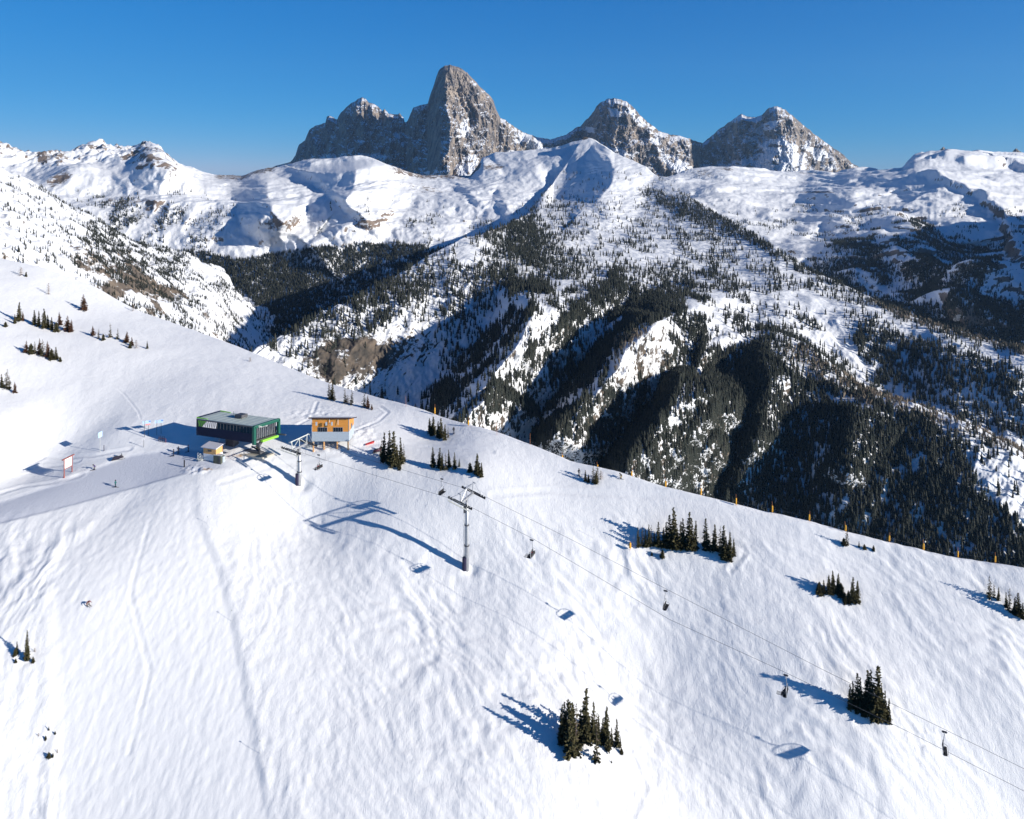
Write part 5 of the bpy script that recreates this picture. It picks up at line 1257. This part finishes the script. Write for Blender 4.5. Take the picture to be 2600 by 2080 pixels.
la.obj("floodlight", M_skirt, Hh)
MB().box((0,hd/2,zb-.06), (hw-.4,hd-.4,.1)).obj("floor_beam", M_roofd, Hh)
for x in (-w2+.3, -w2*.36, w2*.36, w2-.3):
    for y in (.35, hd-.4):
        gz = float(fg_z((hx0+hx1)/2 + x, 195 + y)); MB().box((x,y,(gz-.6+zb)/2), (.32,.32,zb-gz+.6)).obj("leg", M_wood2, Hh)
bc = MB(); gz = float(fg_z((hx0+hx1)/2, 195.4))
bc.tube([(-w2*.36,.35,gz+.1),(w2*.36,.35,zb)], .05, 4); bc.tube([(-w2*.36,.35,zb),(w2*.36,.35,gz+.1)], .05, 4); bc.obj("brace", M_steeld, Hh)
sp = PL(783, 1138); st = thing("hut_steps", "grey metal stairs with railings at the left end of the timber hut", "stairs", sp)
sm_ = MB()
for k in range(5): sm_.box((0, .4 * k, .25 + .28 * k), (1.2,.3,.06))
for x in (-.65, .65):
    for k in range(4): sm_.tube([(x,.5*k,0),(x,.5*k,1.3+.35*k)], .05, 5)
    sm_.tube([(x,0,1.3),(x,1.6,2.4)], .05, 5)
sm_.obj("steps", M_steelw, st)
# red toboggan, snowmobiles
tp = PL(938, 1128); tg = thing("rescue_toboggan", "red rescue toboggan lying on the snow right of the hut", "toboggan", tp, R(40))
MB().prism([(-1.1,-.4,.08),(1.0,-.4,.08),(1.35,-.3,.4),(1.35,.3,.4),(1.0,.4,.08),(-1.1,.4,.08)], (0,0,.16)).obj("hull", M_red, tg, bevel=.03); MB().tube([(1.3,-.25,.4),(2.1,0,.8),(1.3,.25,.4)], .03, 5).obj("handle", M_steel, tg)
def sled(loc, rz, label, body):
    t = thing("snowmobile", label, "snowmobile", loc, rz)
    MB().prism([(-1.3,-.28,.25),(.2,-.28,.25),(1.3,-.28,.35),(1.25,-.28,.6),(.7,-.28,1.0),(.2,-.28,.85),(-1.0,-.28,.8),(-1.3,-.28,.6)], (0,.56,0)).obj("body", body, t, bevel=.06)
    MB().box((-.5,0,.88), (1.1,.4,.16)).obj("seat", M_rubber, t, bevel=.05); MB().box((-.6,0,.16), (1.9,.4,.3)).obj("track", M_rubber, t, bevel=.1)
    MB().prism([(.75,-.2,.95),(.95,-.2,1.0),(.8,-.2,1.45),(.72,-.2,1.45)], (0,.4,0)).obj("windscreen", M_glass, t)
    MB().tube([(.45,-.4,1.2),(.5,0,1.1),(.45,.4,1.2)], .03, 5).obj("handlebar", M_steeld, t)
    for y in (-.5, .5): MB().prism([(.3,y-.07,.03),(1.3,y-.07,.03),(1.6,y-.07,.25),(1.6,y+.07,.25),(1.3,y+.07,.03),(.3,y+.07,.03)], (0,0,.05)).tube([(.9,y,.08),(.8,y*.5,.45)], .03, 5).obj("ski", M_black, t)
    return t
sled(PL(300, 1167), R(35), "black snowmobile parked at the left end of the terminal's shadow", M_black)
sled(PL(960, 1148), R(40), "dark snowmobile parked between the hut and the upright firs", simple("plum_paint", (.05,.01,.03), .4))

# ---- trail map board, blue banners, sign poles
p1, p2 = PL(163, 1213), PL(183, 1198); mid = (p1 + p2) / 2; wv = (p2 - p1); wv.z = 0; bw = wv.length; ang = math.atan2(wv.y, wv.x)
tm = thing("trail_map_board", "red-brown timber trail map board on two posts beside the groomed track", "sign board", (mid.x, mid.y, mid.z), ang)
for x in (-bw/2, bw/2): MB().tube([(x,0,-.5),(x,0,.5),(x,0,4.3)], [.24,.14,.12], 8).obj("post", M_signwood, tm)
MB().box((0,0,4.4), (bw+1.3,.35,.22)).obj("top_beam", M_signwood, tm); MB().box((0,0,1.8), (bw,.12,.14)).obj("lower_rail", M_signwood, tm)
MB().box((0,0,3.1), (bw-.3,.08,2.3)).obj("map_panel", M_white, tm)
MB().box((.1,-.06,3.2), (bw-.9,.03,1.7)).obj("map_print", simple("map_print", (.55,.70,.62), .6, noise=.5, scale=2.5), tm)
def banner(cols, base_py, top_py, bot_py, label, face_m, lower=None, small=False):
    a, b_ = PL(cols[0], base_py[0]), PL(cols[1], base_py[1]); w = b_ - a; w.z = 0; L_ = w.length; m = (a + b_) / 2
    t = thing("banner_sign", label, "sign", (m.x, m.y, m.z), math.atan2(w.y, w.x))
    zt_ = (-(top_py - YH) / F * m.y) - m.z; zb_ = (-(bot_py - YH) / F * m.y) - m.z
    for x in (-L_/2, L_/2): MB().tube([(x,0,-.4),(x,0,zt_)], .055, 6).obj("post", M_steeld, t)
    MB().box((.35,-.09,(zt_+zb_)/2), (L_+.3,.06,zt_-zb_)).obj("panel", face_m, t)
    if lower: MB().box((.35,-.10,zb_-.22), (L_+.2,.05,.45)).obj("lower_panel", lower, t)
    MB().box((-L_/2-.25,-.08,(zt_+zb_)/2), (.45,.05,zt_-zb_)).obj("side_panel", M_pblue, t)
    MB().box((.8,-.13,(zt_+zb_)/2+.15), (L_*.5,.03,.3)).obj("print", M_blue, t)
    return t
banner((367, 377), (1110, 1107), 1068, 1076, "blue and red banner sign on two poles, left of a matching blue one", M_pblue, simple("pale_red_panel", (.65,.30,.30), .5))
banner((398, 409), (1105, 1102), 1066, 1074, "blue banner sign on two poles at the top of the terminal's shadow", M_pblue)
tp_ = PL(254, 1147); tl = thing("sign_pole", "tall thin pole with an edge-on sign panel beside a short dark post", "sign", tp_, R(80))
hgt = (1147 - 1097) / F * tp_.y; MB().tube([(0,0,-.3),(0,0,hgt)], .05, 6).obj("post", M_steelw, tl); MB().box((0,-.06,hgt-.7), (1.5,.06,1.4)).obj("panel", M_pblue, tl); MB().tube([(0,0,hgt-1.5),(0,0,hgt-.9)], .09, 6).obj("pad", M_orange, tl)
o = MB().tube([(0,0,-.2),(0,0,1.5)], [.09,.08], 8).obj("short_post", M_pad); o.location = PL(264, 1145); o['label'] = "short dark padded post right of the tall thin sign pole"; o['category'] = 'post'
lp = PL(365, 1136); lt = thing("marker_disc", "white round marker disc on a post inside the terminal's shadow", "sign", lp); MB().tube([(0,0,-.2),(0,0,2.0)], .05, 6).obj("post", M_steeld, lt); MB().tube([(0,-.08,2.15),(0,-.02,2.15)], .24, 14).obj("disc", M_white, lt)
rk = thing("ski_rack", "small timber ski rack with upright skis in the terminal's shadow", "ski rack", PL(412, 1122), R(-20))
MB().box((0,0,.9), (2.6,.1,.12)).box((-1.2,0,.4), (.1,.1,1.1)).box((1.2,0,.4), (.1,.1,1.1)).obj("rack_frame", M_signwood, rk)
sk_ = MB(); 
for k in range(7): sk_.box((-1 + .33 * k + .05 * (k % 2), -.15, .8), (.09,.03,1.6 + .1 * (k % 3)))
sk_.obj("skis", M_black, rk)
pk = thing("dark_post", "dark padded pole at the edge of the churned snow left of the booth", "post", PL(468, 1186)); MB().tube([(0,0,-.2),(0,0,1.8)], [.16,.14], 10).obj("pad", C_blk, pk); MB().tube([(0,0,1.8),(0,0,2.0)], .05, 6).obj("post", M_steel, pk)

# ---- marker posts along the ridge
posts = [(1031,1005,1032,0),(1104,1026,1053,1),(1189,1060,1082,1),(1262,1074,1105,0),(1346,1100,1130,0),(1428,1129,1152,1),(1517,1163,1184,1),(1604,1177,1205,1),(1690,1201,1230,1),(1780,1223,1257,1),(1869,1255,1284,1),(1961,1274,1303,1),(2055,1297,1324,1),(2147,1324,1351,1),(2258,1351,1377,1),(2345,1366,1395,1),(2432,1383,1411,1),(2527,1401,1429,1)]
near = ["behind the thin row above the hut", "left of the broad fir clump on the ridge", "bright orange above the broad fir clump", "bare orange pole, first of two without a pad", "bare orange pole, second of two without a pad", "left of the firs beside the ridge skier", "pad right behind the firs beside the ridge skier", "right of the crouching skier", "second right of the crouching skier", "third right of the crouching skier", "fourth right of the crouching skier", "three left of the small firs under the posts", "one left of the small firs under the posts", "directly above the small thin fir", "fourth from the right edge", "third from the right edge", "second from the right edge", "nearest the right edge"]
for (px, tip, base, pad), nr_ in zip(posts, near):
    yr = float(interp(px, FGR)); u = (px - 1300) / F
    p = PL(px, base); h = (base - tip) / F * p.y
    t = thing("marker_post", f"orange ridge marker post {nr_}", "marker post", p, group="orange marker posts along the ridge")
    MB().tube([(0,0,-.3),(random.uniform(-.22,.22),random.uniform(-.1,.1),h)], [.035,.028], 6).obj("pole", M_bamboo, t)
    if pad: MB().tube([(0,0,.25),(0,0,.3),(0,0,h*.62),(0,0,h*.66)], [.10,.17,.17,.08], 10).obj("pad", M_orange, t, smooth=True)
t = thing("slope_marker", "leaning orange pad on a pole at the left end of the long fir clump", "marker post", PL(1600, 1397)); MB().tube([(0,0,-.2),(0,0,2.0)], .04, 6).obj("pole", M_bamboo, t); MB().tube([(0,0,.4),(0,0,.5),(0,0,1.6),(0,0,1.7)], [.1,.24,.24,.08], 10).obj("pad", M_orange, t, smooth=True)
for i, (a_, b_, h_) in enumerate(((1508, 1367, 2.2), (527, 1330, 1.6), (588, 1577, 2.2), (660, 1913, 2.2))):
    t = thing("piste_stake", ["thin pole with a small flag left of the long fir clump", "thin stake at the top of the groomed lane", "thin stake with a small disc on the right bank of the groomed lane, upper", "thin stake with a small disc on the right bank of the groomed lane, lower"][i], "stake", PL(a_, b_), group="thin piste stakes")
    MB().tube([(0,0,-.2),(0,0,h_)], .022, 5).obj("stake", M_steelw, t); MB().tube([(0,-.02,h_),(0,.02,h_)], .14, 8).obj("disc", M_steelw, t)
# rope line between ridge posts
rl = []
for (px, tip, base, pad) in posts: rl.append(PL(px, base, 1.0))
o = MB().tube(rl, .005, 4).obj("boundary_rope", M_steel); o['label'] = "thin rope strung along the orange ridge posts"; o['category'] = 'rope'

# ---- people on the snow
tow = lambda px, py: 0
person(PL(441, 1158), R(-70), "person in black standing on skis in the terminal's shadow, leftmost of three", 'stand', C_blk, C_blk)
person(PL(453, 1151), R(200), "person in navy with elbows out, middle of three in the terminal's shadow", 'stand', C_navy, C_blk)
person(PL(478, 1147), R(120), "person in dark clothing standing just left of the operator booth", 'stand', C_navy, C_blk)
person(PL(240, 1193), R(-60), "skier in purple-navy jacket standing right of the trail map board", 'ski', cloth("purple_cloth", (.07,.04,.16)), C_grey)
person(PL(293, 1237), R(90), "person in teal jacket standing at the edge of the grey groomed track", 'stand', C_teal, cloth("dark_teal_cloth", (.01,.05,.06)))
person(PL(1152, 1101), R(0), "person in black standing right of the broad fir clump near the ridge", 'stand', C_blk, C_blk)
person(PL(1470, 1208), R(20), "person in black standing left of the small firs near the ridge", 'stand', C_blk, C_blk)
person(PL(1577, 1216), R(-100), "skier in black with yellow trousers leaning forward near the ridge", 'ski', C_blk, C_yel)
person(PL(224, 1538), R(60), "crouching skier in maroon jacket carving down the groomed lane", 'tuck', C_mar, C_tan, helmet=C_mar)
# things thrown up by the plough: brown earth lumps

# ------------------------------------------------------------------ thin mountain air
def haze():
    m = bpy.data.materials.new("mountain_air"); m.use_nodes = True; nt = m.node_tree; nt.nodes.clear()
    o = nt.nodes.new('ShaderNodeOutputMaterial'); v = nt.nodes.new('ShaderNodeVolumePrincipled')
    v.inputs['Color'].default_value = (0.45, 0.70, 1.0, 1); v.inputs['Density'].default_value = 1.6e-5; v.inputs['Anisotropy'].default_value = 0.2
    nt.links.new(v.outputs[0], o.inputs['Volume'])
    b = MB().box((500, 6200, 100), (18000, 13400, 3400)); ob = b.obj("haze", m); ob['kind'] = 'stuff'; ob['label'] = "thin bluish air between us and the peaks"; ob['category'] = 'haze'
haze()
